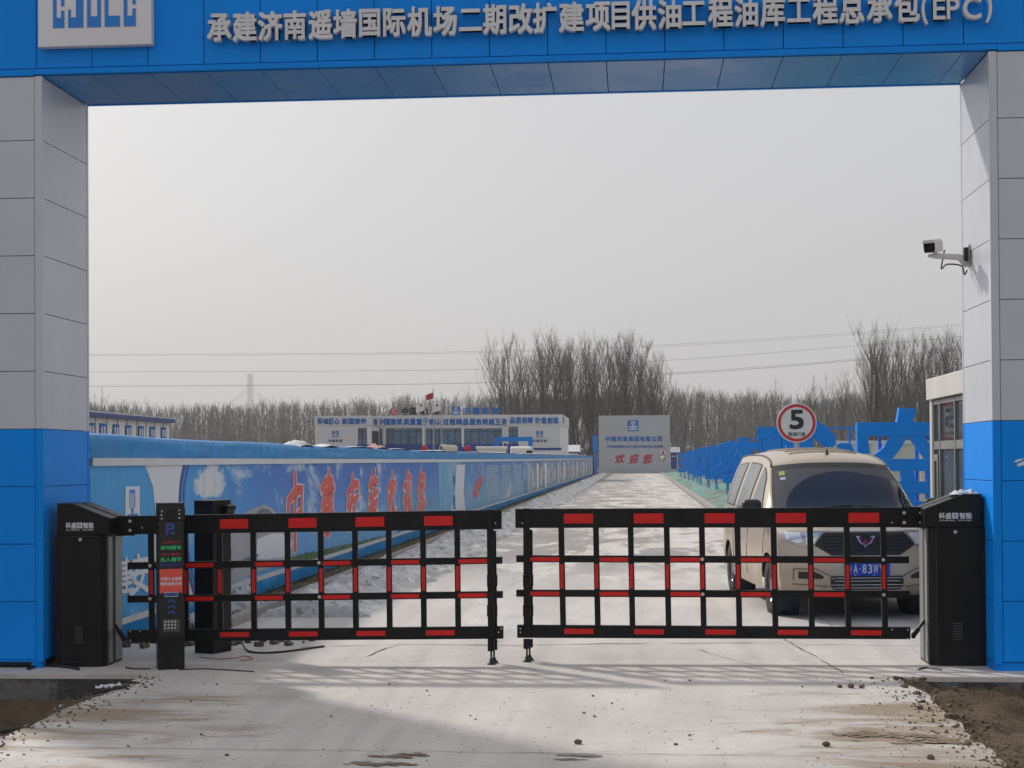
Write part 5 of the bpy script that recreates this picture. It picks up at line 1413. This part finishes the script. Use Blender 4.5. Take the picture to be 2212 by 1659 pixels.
for a, b in ((wy[0] - .05, wy[1]), (wy[1] - .05, wy[2]), (wy[2] - .05, Y0 + .2)):
    for z0, z1 in ((.56, 1.69), (1.81, 2.235)): MB().b2(XB + .02, XB + .03, b + .002, a - .002, z0, z1).build('pane', 'booth_glass', wo)
a, b = wy[0] - .08, wy[1] + .03
MB().b2(XB - .02, XB + .018, b, b + .06, .8, 1.64).b2(XB - .02, XB + .018, a - .06, a, .8, 1.64).b2(XB - .018, XB + .018, b + .062, a - .062, 1.56, 1.64).b2(XB - .018, XB + .018, b + .062, a - .062, .8, .90).build('sash', 'alu', wo)

# ------------------------------------------------------------------ security camera on the right jamb
Yk = 12.42; pm = at(2068, 553, Yk)
cc = root('security_camera', 'white security camera on a bracket fixed to the inner face of the right pillar', 'security camera', (XR, Yk, pm.z))
MB().b2(XR - .018, XR - .002, Yk - .05, Yk + .05, pm.z - .085, pm.z + .085).build('wall_plate', 'cctv_white', cc, bevel=.004)
MB().b2(XR - .055, XR - .02, Yk - .075, Yk - .03, pm.z - .05, pm.z + .06).build('junction_box', 'van_black', cc, bevel=.006)
a, b = Vector((XR - .02, Yk - .02, pm.z - .015)), at(2004, 552, Yk - .12)
MB().tube([a + Vector((0, 0, -.045)), a.lerp(b, .22), a.lerp(b, .8), b], [.04, .026, .022, .012], 10).build('arm', 'cctv_white', cc, smooth=True)
hc = at(2018, 531, Yk - .14); Rk = Matrix.Rotation(R_(-28), 3, 'Z') @ Matrix.Rotation(R_(9), 3, 'X')
MB().tube([a.lerp(b, .82) + Vector((0, 0, .01)), hc + Rk @ Vector((0, .02, -.05))], .018, 10).build('joint', 'cctv_white', cc)
prof = [(-.042, -.050), (.042, -.050), (.047, -.026), (.048, .022), (.038, .044), (-.038, .044), (-.048, .022), (-.047, -.026)]
m = MB(); O = hc + Rk @ Vector((0, -.13, 0)); m.prism(prof, O, Rk @ EX, Rk @ EZ, Rk @ EY, .21); hs_ = m.build('housing', 'cctv_white', cc, bevel=.006)
m = MB(); m.prism([(-.051, .026), (.051, .026), (.041, .052), (-.041, .052)], hc + Rk @ Vector((0, -.15, 0)), Rk @ EX, Rk @ EZ, Rk @ EY, .20); m.build('sunshield', 'cctv_white', hs_, bevel=.004)
m = MB(); m.prism([(x * .93, z * .93) for x, z in prof], hc + Rk @ Vector((0, -.134, 0)), Rk @ EX, Rk @ EZ, Rk @ EY, .004); m.build('lens_window', 'glass_black', hs_)
m = MB(); q = [hc + Rk @ Vector((.05, .10, -.04)), hc + Vector((.07, .05, -.13)), hc + Vector((.06, .02, -.18)), a + Vector((-.16, -.02, -.055)), a + Vector((-.05, -.02, -.07)), a + Vector((-.03, -.03, -.14)), a + Vector((-.005, -.03, -.10))]
P = []
for k in range(len(q) - 1):
    for t in range(6): P.append(Vector([cr(q[max(0, k-1)][c], q[k][c], q[k+1][c], q[min(len(q)-1, k+2)][c], t / 6) for c in range(3)]))
m.tube(P, .006, 6); m.build('cable', 'cable', cc)

# ------------------------------------------------------------------ parking kiosks
KC = gr(359, 1447)
kt = root('parking_kiosk', 'black parking kiosk with a blue P and red sticker before the left barrier', 'kiosk', (KC.x, KC.y + .11, 0), R_(22), group='number plate reading kiosks')
KW, KD, KH = .20, .20, 1.29
MB().b2(-KW/2, KW/2, -KD/2, KD/2, 0, KH).build('body', 'kiosk_black', kt, local=True, bevel=.004)
def kp(x, y): return ((x - (231 + (y - 105) * 13 / 1495)) / 1159 , KH - (y - 105) / 1159)
yf = -KD/2 - .003
a, b = kp(122, 130), kp(345, 1300)
fp = MB().b2(-.094, .094, yf - .001, yf + .004, b[1], KH - .012).build('front_glass', 'glass_black', kt, local=True); ORG[fp] = ORG[kt]
def krect(name, x0, y0, x1, y1, mt, d, par=fp):
    a, b = kp(x0, y0), kp(x1, y1); return MB().b2(a[0], b[0], yf - d, yf - .0008, b[1], a[1]).build(name, mt, par, local=True)
MB().b2(-.097, .107, yf - .022, yf - .001, kp(0, 265)[1], kp(0, 140)[1]).build('camera_head', 'glass_black', fp, local=True, bevel=.012)
ca = kp(228, 207); m = MB(); m.lathe([(0, .001), (.034, .001), (.037, .004), (.037, 0)], (ca[0], yf - .022, ca[1]), FR, 24); m.build('lens', 'kiosk_black', fp, local=True)
m = MB()
for x, y in ((150, 178), (145, 211), (149, 245), (302, 171), (305, 204), (302, 239)):
    q = kp(x, y); m.lathe([(0, .004), (.006, .003), (.007, 0)], (q[0], yf - .022, q[1]), FR, 10)
m.build('infrared_lamp', 'steel', fp, local=True)
q = kp(226, 338); m = MB(); put_text(m, 'P', Vector((q[0], yf - .003, q[1])), EX, EZ, FR, .092, .066, bold=.04, lift=.0001); rect(m, Vector((kp(248, 376)[0], yf - .004, kp(0, 376)[1])), EX, EZ, .03, .016); m.build('letter_p', 'kiosk_blue', fp, local=True)
for s_, y, h, wd, mt in (('减速慢行', 457, .018, .14, 'led_red'), ('请勿跟车', 505, .030, .16, 'led_green'), ('有人值守', 565, .020, .14, 'led_red'), ('无人值守', 612, .032, .16, 'led_green'), ('高清车牌识别系统', 660, .020, .172, 'led_blue')):
    q = kp(232, y); m = MB(); put_text(m, s_, Vector((q[0], yf - .003, q[1])), EX, EZ, FR, h, wd); m.build('led_text', mt, fp, local=True)
stk = krect('sticker', 134, 697, 337, 912, 'sticker_red', .0025); ORG[stk] = ORG[kt]
for s_, y in (('中国十大品牌', 785), ('国家高新企业', 828)):
    q = kp(236, y); m = MB(); put_text(m, s_, Vector((q[0], yf - .0032, q[1])), EX, EZ, FR, .026, .158, bold=.006, lift=.0001); m.build('sticker_text', 'print_white', stk, local=True)
krect('small_label', 180, 905, 297, 947, 'print_text', .003); krect('small_label_face', 184, 911, 293, 941, 'print_navy', .0035)
for y in (985, 1035, 1085):
    x_, z_ = kp(240, y); m = MB(); w2, h2, th = .028, .020, .019
    m.poly([(x_ - w2, yf - .003, z_ - h2), (x_, yf - .003, z_), (x_, yf - .003, z_ + th), (x_ - w2, yf - .003, z_ - h2 + th)]); m.poly([(x_ + w2, yf - .003, z_ - h2), (x_, yf - .003, z_), (x_, yf - .003, z_ + th), (x_ + w2, yf - .003, z_ - h2 + th)]); m.build('chevron', 'kiosk_blue', fp, local=True)
kpn = krect('speaker_plate', 165, 1147, 317, 1262, 'grey_vent', .003); ORG[kpn] = ORG[kt]
m = MB()
for r in range(3):
    for c in range(4):
        q = kp(184 + c * 30, 1170 + r * 29); m.lathe([(0, .003), (.007, .002), (.009, 0)], (q[0], yf - .003, q[1]), FR, 12)
m.build('speaker_holes', 'steel', kpn, local=True)
K2 = gr(452, 1412)
k2 = root('parking_kiosk', 'black kiosk turned away from the camera behind the left barrier arm', 'kiosk', (K2.x, K2.y + .12, 0), R_(-24), group='number plate reading kiosks')
MB().b2(-.10, .10, -.12, .12, 0, 1.285).build('body', 'kiosk_black', k2, local=True, bevel=.004)
MB().b2(-.088, .088, -.1235, -.119, 1.10, 1.20).build('hatch_gap', 'core', k2, local=True)
h_ = MB().b2(-.085, .085, -.126, -.119, .35, 1.196).build('hatch', 'kiosk_black', k2, local=True, bevel=.002)
m = MB(); bolt_on(m, Vector((.02, -.126, 1.15)), .009, FR, .01); m.build('lock', 'steel', h_, local=True)
m = MB(); m.prism([(.101, 1.09), (.101, 1.24), (.135, 1.245), (.165, 1.235), (.165, 1.21), (.145, 1.18), (.14, 1.10)], (0, .0, 0), EX, EZ, EY, .11); m.build('camera_head', 'kiosk_black', k2, local=True, bevel=.006)

# ------------------------------------------------------------------ row of blue sheet-metal characters on legs
NEAR = root('sheet_metal_character', 'nearest blue sheet metal character with square openings between van and booth', 'metal letter', (5.05, 29.6, 0), group='row of blue metal characters')
YN = 29.6
def npoly(pts, dep=.22): 
    m = MB(); m.prism([XZ(x, y, YN) for x, y in pts], (0, YN, 0), EX, EZ, EY, dep); return m
O2 = lambda X, Y: ((2880 + X * .22604) / 1.6492, (1420 + Y * .22604) / 1.6492)
for pts in ([(1435,140),(1710,160),(1640,372),(1395,380)], [(765,375),(1990,368),(1990,590),(765,590)], [(770,592),(935,592),(975,870),(770,870)], [(1880,592),(1990,592),(1990,700),(1900,640)],
            [(1300,592),(1560,592),(1470,770),(1330,948),(1040,948),(1040,890),(1180,780)], [(1590,592),(1820,592),(1990,800),(1990,948),(1850,948),(1690,740)],
            [(1040,950),(1990,950),(1990,1143),(1040,1143)], [(1470,1145),(1675,1145),(1675,1305),(1470,1305)], [(1870,1145),(1990,1145),(1990,1305),(1870,1305)], [(1040,1145),(1310,1145),(1310,1305),(1040,1305)],
            [(1040,1307),(1990,1307),(1990,1500),(1040,1500)], [(1040,1502),(1310,1502),(1310,1620),(1040,1620)], [(1470,1502),(1690,1502),(1690,1620),(1470,1620)], [(1872,1502),(1990,1502),(1990,1620),(1872,1620)], [(1040,1622),(1990,1622),(1990,1790),(1040,1790)]):
    npoly([O2(*p) for p in pts]).build('stroke', 'letter_blue', NEAR, bevel=.004)
for x in (1905, 1985):
    p = at(x, 1100, YN + .12); MB().tube([(p.x, YN + .3, 0), (p.x, YN + .3, 2.1)], .03, 8).tube([(p.x, YN + .3, 1.4), (p.x, YN + 1.1, 0)], .025, 8).build('leg', 'letter_blue', NEAR)
CHS = [('心', 36.5), ('工', 44), ('求', 52), ('安', 60.5), ('术', 69), ('全', 77), ('米', 85), ('交', 93), ('乐', 101), ('农', 109), ('永', 117), ('来', 125)]
ORD = ['second', 'third', 'fourth', 'fifth', 'sixth', 'seventh', 'eighth', 'ninth', 'tenth', 'eleventh', 'twelfth']
for k, (c, Y) in enumerate(CHS):
    X = 4.35 + .12 * nz(k * 1.7, 2, 1) + (.12 if k > 6 else 0); 
    lab = f'blue metal character on legs, {ORD[k]} from the van in the row' if k < 11 else 'farthest blue metal character on legs at the end of the row'
    t = root('sheet_metal_character', lab, 'metal letter', (X, Y, 0), group='row of blue metal characters')
    m = MB(); hgt = 1.82; ztop_ = 2.56 - .003 * (Y - 30) - .04 * abs(nz(k * 3.1, 1, 1))
    put_text(m, c, Vector((X, Y, ztop_ - hgt / 2)), EX, EZ, FR, hgt, 1.92, 0, .20, bold=.045, lift=.002); m.build('strokes', 'letter_blue', t)
    for sx in (-.72, .72):
        m = MB(); m.tube([(X + sx, Y + .06, 0), (X + sx, Y + .06, ztop_ - .2)], .03, 6).tube([(X + sx, Y + .06, 1.3), (X + sx + .25 * (1 if sx > 0 else .6), Y + 1.0, 0)], .025, 6); m.build('leg', 'letter_blue', t)
    
    for zb_ in (ztop_ - .22, 1.1): MB().tube([(X - .9, Y + .06, zb_), (X + .9, Y + .06, zb_)], .022, 6).build('cross_bar', 'letter_blue', t)
# cream panel fence behind the near characters
YFN = 48
f = root('panel_fence', 'cream panel fence with white caps standing behind the nearest blue characters', 'fence', (11, YFN, 0))
for k in range(7):
    x0 = 6.0 + k * 1.45
    MB().b2(x0 + .09, x0 + 1.36, YFN, YFN + .05, .05, 2.02).build('panel', 'cream', f)
    MB().b2(x0 - .07, x0 + .085, YFN - .05, YFN + .1, 0, 2.14).build('post', 'sign_white', f)
    MB().b2(x0 + .09, x0 + 1.36, YFN - .03, YFN + .08, 2.03, 2.15).build('cap', 'sign_white', f)

# ------------------------------------------------------------------ speed limit signs
def disc(m, c, r, n=40): m.poly([c + EX * (r * math.cos(k * 2 * math.pi / n)) + EZ * (r * math.sin(k * 2 * math.pi / n)) for k in range(n)])
def speed_sign(c, r, label, small=False):
    t = root('speed_sign', label, 'road sign', (c.x, c.y, 0), group='round speed limit signs')
    pole = MB().tube([(c.x + (.02 if not small else .10), c.y + .04, 0), (c.x, c.y + .04, c.z + r * .5)], .038 if not small else .03, 10).build('pole', 'galv', t)
    m = MB(); m.lathe([(0, .0), (r, .0), (r * 1.01, -.012), (r, -.02), (0, -.02)], c, FR, 48); pl = m.build('plate', 'sign_white', t)
    for q, mt, d, nm in ((.955, 'sign_red', .002, 'red_ring'), (.80, 'sign_white', .004, 'white_face')):
        m = MB(); disc(m, c + FR * d, r * q); m.build(nm, mt, pl)
    m = MB(); put_text(m, '5', c + FR * .007 + EZ * (r * .17 if not small else 0), EX, EZ, FR, r * 1.0, r * .72, bold=.045, lift=.0004); m.build('numeral', 'sign_black', pl)
    if not small:
        m = MB(); put_text(m, '限速行驶', c + FR * .007 - EZ * r * .58, EX, EZ, FR, r * .22, r * .86, bold=.003, lift=.0003); m.build('lettering', 'sign_black', pl)
    return t
speed_sign(at(1721, 913.5, 23.6), .30, 'large round speed limit 5 sign rising behind the roof of the van')
cs = at(1432, 977.5, 176)
speed_sign(cs, .44, 'tiny distant speed limit 5 sign in front of the grey welcome board', True)
t = root('convex_mirror', 'small round traffic mirror below the distant speed sign', 'mirror', (cs.x, cs.y, 0))
c = at(1431, 989, 175.9); m = MB(); m.lathe([(0, .12), (.2, .09), (.36, .0), (.36, -.03), (0, -.03)], c, FR, 20); m.build('mirror_face', 'chrome', t, smooth=True); m = MB(); m.lathe([(.36, 0), (.40, .02), (.40, -.03), (.36, -.03)], c, FR, 20); m.build('rim', 'sign_red', t)

# ------------------------------------------------------------------ bits and pieces near the gate
c = at(2083, 1060, 12.1)
m = MB(); m.grid(lambda u, v: (c.x + .115 * (2 * u - 1) * (1 - .25 * abs(v - .5)), 12.0 + .20 * v, at(2083, 1066.5, 12.1).z - .004 + .052 * abs(math.sin(math.pi * u)) ** .6 * abs(math.sin(math.pi * v)) ** .5 * (.35 + 1.0 * abs(nz(u * 5, v * 5, 2)))), 26, 16)
tag(m.build('work_glove', 'cloth', smooth=True), 'white cotton glove lying on top of the right cabinet', 'glove')
def cable(pts, r, label, mt='cable', z=None):
    q = [Vector((*g2(x, y), (h if h else r))) for x, y, h in pts]; P = []
    for k in range(len(q) - 1):
        for t in range(8): P.append(Vector([cr(q[max(0, k-1)][c], q[k][c], q[k+1][c], q[min(len(q)-1, k+2)][c], t / 8) for c in range(3)]))
    P.append(q[-1]); tag(MB().tube(P, r, 6).build('cable', mt), label, 'cable', 'cables lying on the concrete')
cable([(478,1408,0),(500,1402,.035),(520,1400,.045),(540,1410,.01),(600,1411,0),(700,1398,0)], .009, 'thick black cable arching out of the slab beside the rear kiosk')
cable([(387,1448,0),(440,1446,0),(500,1449,0),(548,1452,0)], .005, 'thin black cable lying to the right of the front kiosk foot')
cable([(430,1420,0),(470,1424,0),(510,1422,0),(530,1418,0),(545,1424,0),(520,1428,0)], .0035, 'thin red wire looped on the slab between the kiosks', 'crimson')
cable([(272,1443,0),(290,1446,0),(324,1446,0)], .006, 'short black cable end between the left cabinet and the front kiosk')
cable([(1984,1447,0),(2000,1444,0),(2015,1446,0),(2034,1449,0)], .006, 'short black cable end in front of the right cabinet')
cable([(60,1448,0),(90,1440,0),(140,1443,0),(170,1448,0)], .012, 'flat black cable at the foot of the left pillar')
for k, (z0, lab) in enumerate(((0, 'upper'), (.03, 'middle'), (.05, 'lower'))):
    P = []
    for u in range(30):
        x = -6.5 + 3.0 * u / 29; y = 9.6 + 1.0 * (u / 29) + .16 * k + .06 * nz(u * .4, k, 1); P.append((x, y, ground_h(x, y) + .02 + .03 * abs(nz(u * .3, k * 4, 2))))
    tag(MB().tube(P, .009, 6).build('cable', 'cable'), f'{lab} of the black cables lying in the ditch at the lower left', 'cable', 'cables in the ditch')
for k, (x, y, l) in enumerate(((-4.0, 10.55, 'left pale scrap of torn film lying on the cables in the ditch'), (-4.35, 10.3, 'grey scrap of film beside the cable ends at the ramp edge'), (-3.78, 10.75, 'torn white scrap nearest to the ramp corner on the left'))):
    m = MB(); m.grid(lambda u, v: (x + .16 * (u - .5) + .03 * nz(v * 3, k, 1), y + .12 * (v - .5), ground_h(x, y) + .03 + .05 * abs(nz(u * 4 + k, v * 4, 3))), 8, 8); tag(m.build('film_scrap', 'office_grey', smooth=False), l, 'scrap')
p = gr(1215, 0) if False else None
st_ = XZ(2470 / 1.6492, 0, 16)
a = gr(1790, 1303); b = gr(1955, 1303); tag(MB().b2(a.x - .2, b.x + .3, a.y + 4.3, a.y + 4.36, .02, .10).build('marker_bar', 'letter_blue'), 'blue bar lying on the road behind the van', 'bar')

# ------------------------------------------------------------------ bare poplars
def tree_mesh(seed, H, spread, nl, tw, lean=0.0):
    rnd = random.Random(seed); tr, cr_ = MB(), MB()
    def path(p, d, L, n, up, jit):
        P = [p.copy()]; d = d.normalized()
        for k in range(n):
            d = (d + Vector((rnd.gauss(0, jit), rnd.gauss(0, jit), up))).normalized(); P.append(P[-1] + d * (L / n))
        return P
    T = path(Vector((0, 0, 0)), Vector((lean, 0, 1)), H * .94, 10, .08, .05)
    tr.tube(T, [.17 - .15 * k / 10 for k in range(11)], 6, cap=False)
    for i in range(nl):
        f = .12 + .78 * (i / nl) + rnd.uniform(-.03, .03); k = f * 10; b = T[int(k)].lerp(T[min(10, int(k) + 1)], k - int(k)); az = rnd.uniform(0, 6.283)
        tilt = rnd.uniform(.35, .75) * spread; L = min(H * rnd.uniform(.30, .58) * (1.15 - f * .75), (H * 1.03 - b.z) * 1.05)
        P = path(b, Vector((math.cos(az) * tilt, math.sin(az) * tilt, 1)), L, 6, .05, .06); r0 = .070 * (1.15 - f)
        cr_.tube(P, [r0 * (1 - .85 * q / 6) + .007 for q in range(7)], 4, cap=False)
        for j in range(7):
            g = rnd.uniform(.2, .98) * 6; c = P[int(g)].lerp(P[min(6, int(g) + 1)], g - int(g)); a2 = rnd.uniform(0, 6.283)
            Q = path(c, Vector((math.cos(a2) * .42, math.sin(a2) * .42, 1)), L * rnd.uniform(.22, .46), 3, .05, .07)
            cr_.tube(Q, [.017, .013, .010, .006], 3, cap=False)
            for s in range(tw):
                h = rnd.uniform(.1, .98) * 3; e = Q[int(h)].lerp(Q[min(3, int(h) + 1)], h - int(h)); a3 = rnd.uniform(0, 6.283)
                E = path(e, Vector((math.cos(a3) * .40, math.sin(a3) * .40, 1)), L * rnd.uniform(.12, .26), 2, .04, .08); cr_.tube(E, [.010, .008, .005], 3, cap=False)
    return tr, cr_
PROTO = []
LAB_C = 'tall bare dark poplar in the clump behind the office and the welcome board'
LAB_R = 'tall bare dark poplar in the clump behind the booth at right'
for s, H, sp, nl in ((1, 17.5, 1.0, 20), (2, 16.5, .8, 18), (3, 18.0, .9, 21), (4, 15.5, 1.15, 20)):
    t = root('bare_poplar', LAB_C, 'tree', (0, 0, 0), group='bare poplars behind the welcome board'); tr, cw = tree_mesh(s, H, sp, nl, 2)
    tr.build('trunk', 'bark', t, local=True); cw.build('crown', 'twig', t, local=True); PROTO.append((t, H))
rnd = random.Random(21); used = set()
def plant(i, px, ptop, Y, lab, grp):
    t0, H = PROTO[i]
    t = t0 if i not in used else copy_tree(t0)
    used.add(i); p = at(px, ptop, Y); s = (p.z + .4) / H
    t.location = (p.x, Y, -.1); t.rotation_euler = (0, 0, rnd.uniform(0, 6.28)); t.scale = (s, s, s); t['label'] = lab; t['group'] = grp
G1, G2, G3 = 'bare poplars behind the welcome board', 'bare poplars behind the booth', 'thin bare trees standing out of the far wood'
for px, pt in ((1092,742),(1078,765),(1108,735),(1125,748),(1142,760),(1160,742),(1175,734),(1192,738),(1208,735),(1222,758),(1240,750),(1255,760),(1268,744),(1283,750),(1298,744),(1310,752),(1322,742),(1338,746),(1350,740),(1362,744),(1376,742),(1388,752),(1400,766),(1412,775),(1425,770),(1434,778),(1232,765),(1345,758),(1130,752),(1186,752),(1276,754),(1304,748),(1330,752),(1384,750),(1215,748),(1160,756)):
    plant(rnd.randrange(4) if px > 1110 else 3, px, pt + rnd.uniform(-4, 6), rnd.uniform(196, 222), LAB_C, G1)
for px, pt in ((1868,726),(1880,718),(1893,722),(1905,738),(1918,732),(1932,744),(1945,738),(1958,746),(1972,742),(1985,750),(2000,735),(2012,742),(2026,730),(2040,744),(2054,738),(2068,734),(2084,730),(1890,752),(1925,756),(1965,758),(2005,755),(2045,758)):
    plant(rnd.randrange(4), px, pt + rnd.uniform(-4, 6), rnd.uniform(150, 185), LAB_R, G2)
for px, pt in ((1470,846),(1690,834),(1757,828),(1772,842),(1800,826),(1815,836),(1830,818),(206,852),(220,862),(1740,848)):
    plant(1, px, pt, rnd.uniform(240, 270), 'thin bare tree rising above the edge of the far wood', G3)
# the far wood reads as one mass
m = MB(); rnd = random.Random(4)
def far_tree(px, ptop, Y):
    p = at(px, ptop, Y); H = p.z; x, y = p.x, Y; lx = rnd.gauss(0, .02)
    r = rnd.uniform(.07, .12)
    m.tube([(x, y, 0), (x + lx * H * .5, y, H * .5), (x + lx * H, y, H)], [r, r * .6, .02], 3, cap=False)
    for k in range(15):
        f = rnd.uniform(.22, .95); b = Vector((x + lx * H * f, y, H * f)); a = rnd.uniform(0, 6.28); L = H * rnd.uniform(.10, .24) * (1.2 - f * .55); tl = rnd.uniform(.2, .5)
        e = b + Vector((math.cos(a) * tl * L, math.sin(a) * tl * L, L)); md = b.lerp(e, .5) + Vector((math.cos(a), math.sin(a), 0)) * L * .08
        m.tube([b, md, e], [.045, .034, .018], 3, cap=False)
        if k % 2 == 0:
            a += 2; e2 = md + Vector((math.cos(a) * .3 * L, math.sin(a) * .3 * L, L * .5)); m.tube([md, e2], [.026, .015], 3, cap=False)
def top_line(px):
    t = [(150, 866), (300, 872), (400, 878), (520, 872), (700, 868), (900, 862), (1060, 852), (1200, 850), (1440, 846), (1500, 846), (1600, 850), (1700, 858), (1780, 858), (1840, 850), (2100, 846)]
    for (a, b), (c, d) in zip(t, t[1:]):
        if a <= px <= c: return b + (d - b) * (px - a) / (c - a)
    return t[-1][1]
for k in range(2300):
    px = 150 + 1950 * rnd.random(); lay = rnd.random(); Y = 285 + 95 * lay
    far_tree(px, top_line(px) + abs(rnd.gauss(0, 9)) + 14 * nz(px * .02, 1, 4) + rnd.uniform(-8, 4) + (1 - lay) * 10, Y)
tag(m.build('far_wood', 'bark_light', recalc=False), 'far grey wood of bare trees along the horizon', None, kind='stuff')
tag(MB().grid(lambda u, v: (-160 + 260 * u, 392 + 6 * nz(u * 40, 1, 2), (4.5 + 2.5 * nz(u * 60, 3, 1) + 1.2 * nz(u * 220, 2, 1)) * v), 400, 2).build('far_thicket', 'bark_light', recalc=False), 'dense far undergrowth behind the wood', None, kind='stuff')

# ------------------------------------------------------------------ power lines and the bridge tower
def wire(pts, Y, label, r=.045):
    P = []
    q = [at(x, y, Y) for x, y in pts]
    for k in range(len(q) - 1):
        for t in range(8): P.append(Vector([cr(q[max(0, k-1)][c], q[k][c], q[k+1][c], q[min(len(q)-1, k+2)][c], t / 8) for c in range(3)]))
    P.append(q[-1]); tag(MB().tube(P, r, 5).build('power_line', 'wire'), label, 'power line', 'power lines across the sky')
YW = 236
wire([(-80,770),(190,766),(640,764),(1090,758),(1450,744),(1800,722),(2075,699),(2300,675)], YW, 'topmost power line crossing the sky', .014)
wire([(-80,772),(190,768),(640,766.5),(1090,761),(1450,747.5),(1800,726),(2075,703),(2300,680)], YW, 'power line just below the topmost one', .014)
wire([(-80,803),(190,803.5),(640,802),(1060,797),(1450,778),(1800,751),(2075,727),(2300,704)], YW, 'middle power line crossing the sky', .02)
wire([(-80,834),(190,834.5),(640,832),(1040,827),(1455,808),(1650,795),(1840,779),(2300,735)], YW, 'lowest and darkest power line crossing the sky', .028)
wire([(1100,823),(1455,805),(1650,792),(1840,776),(2300,731)], YW, 'power line hanging just above the lowest one on the right', .018)
YP = 2900; a, b = at(539, 807, YP), at(539, 880, YP)
t = root('bridge_tower', 'pale slender bridge tower fading in the haze above the far wood', 'tower', (a.x, YP, 0))
g_ = 2900 / 1400
q_ = [(-2.1, 0), (2.1, 0), (2.3, -22), (5.2, -44), (6.5, None), (-6.5, None), (-5.0, -44), (-2.3, -22)]
q_ = [(a.x + x * g_, 0 if z is None else a.z + z * g_) for x, z in q_]
MB().add([(x, YP, z) for x, z in q_] + [(x, YP + 8, z) for x, z in q_], [(0,1,2,7), (7,2,3,6), (6,3,4,5), (8,15,10,9), (15,14,11,10), (14,13,12,11)] + [(k, (k+1) % 8, 8 + (k+1) % 8, 8 + k) for k in range(8)]).build('shaft', 'pylon', t)
for k in range(7):
    for sg in (-1, 1):
        MB().tube([(a.x, YP + 2, a.z - (4 + k * 2.2) * g_), (a.x + sg * (26 + k * 13) * g_, YP + 2, 28)], .22, 4).build('stay_cable', 'pylon', t)
# ------------------------------------------------------------------ haze
m = MB().b2(-2200, 2200, -60, 3300, -1.2, 190)
hz = m.build('haze', 'core')
hm = bpy.data.materials.new('haze_air'); hm.use_nodes = True; t = hm.node_tree; t.nodes.clear()
o_ = t.nodes.new('ShaderNodeOutputMaterial'); v_ = t.nodes.new('ShaderNodeVolumePrincipled')
v_.inputs['Color'].default_value = (0.93, 0.93, 0.94, 1); v_.inputs['Density'].default_value = 0.00042; v_.inputs['Anisotropy'].default_value = 0.2
t.links.new(v_.outputs[0], o_.inputs['Volume'])
hz.data.materials[0] = hm; tag(hz, 'thin grey winter haze filling the air', None, kind='stuff')
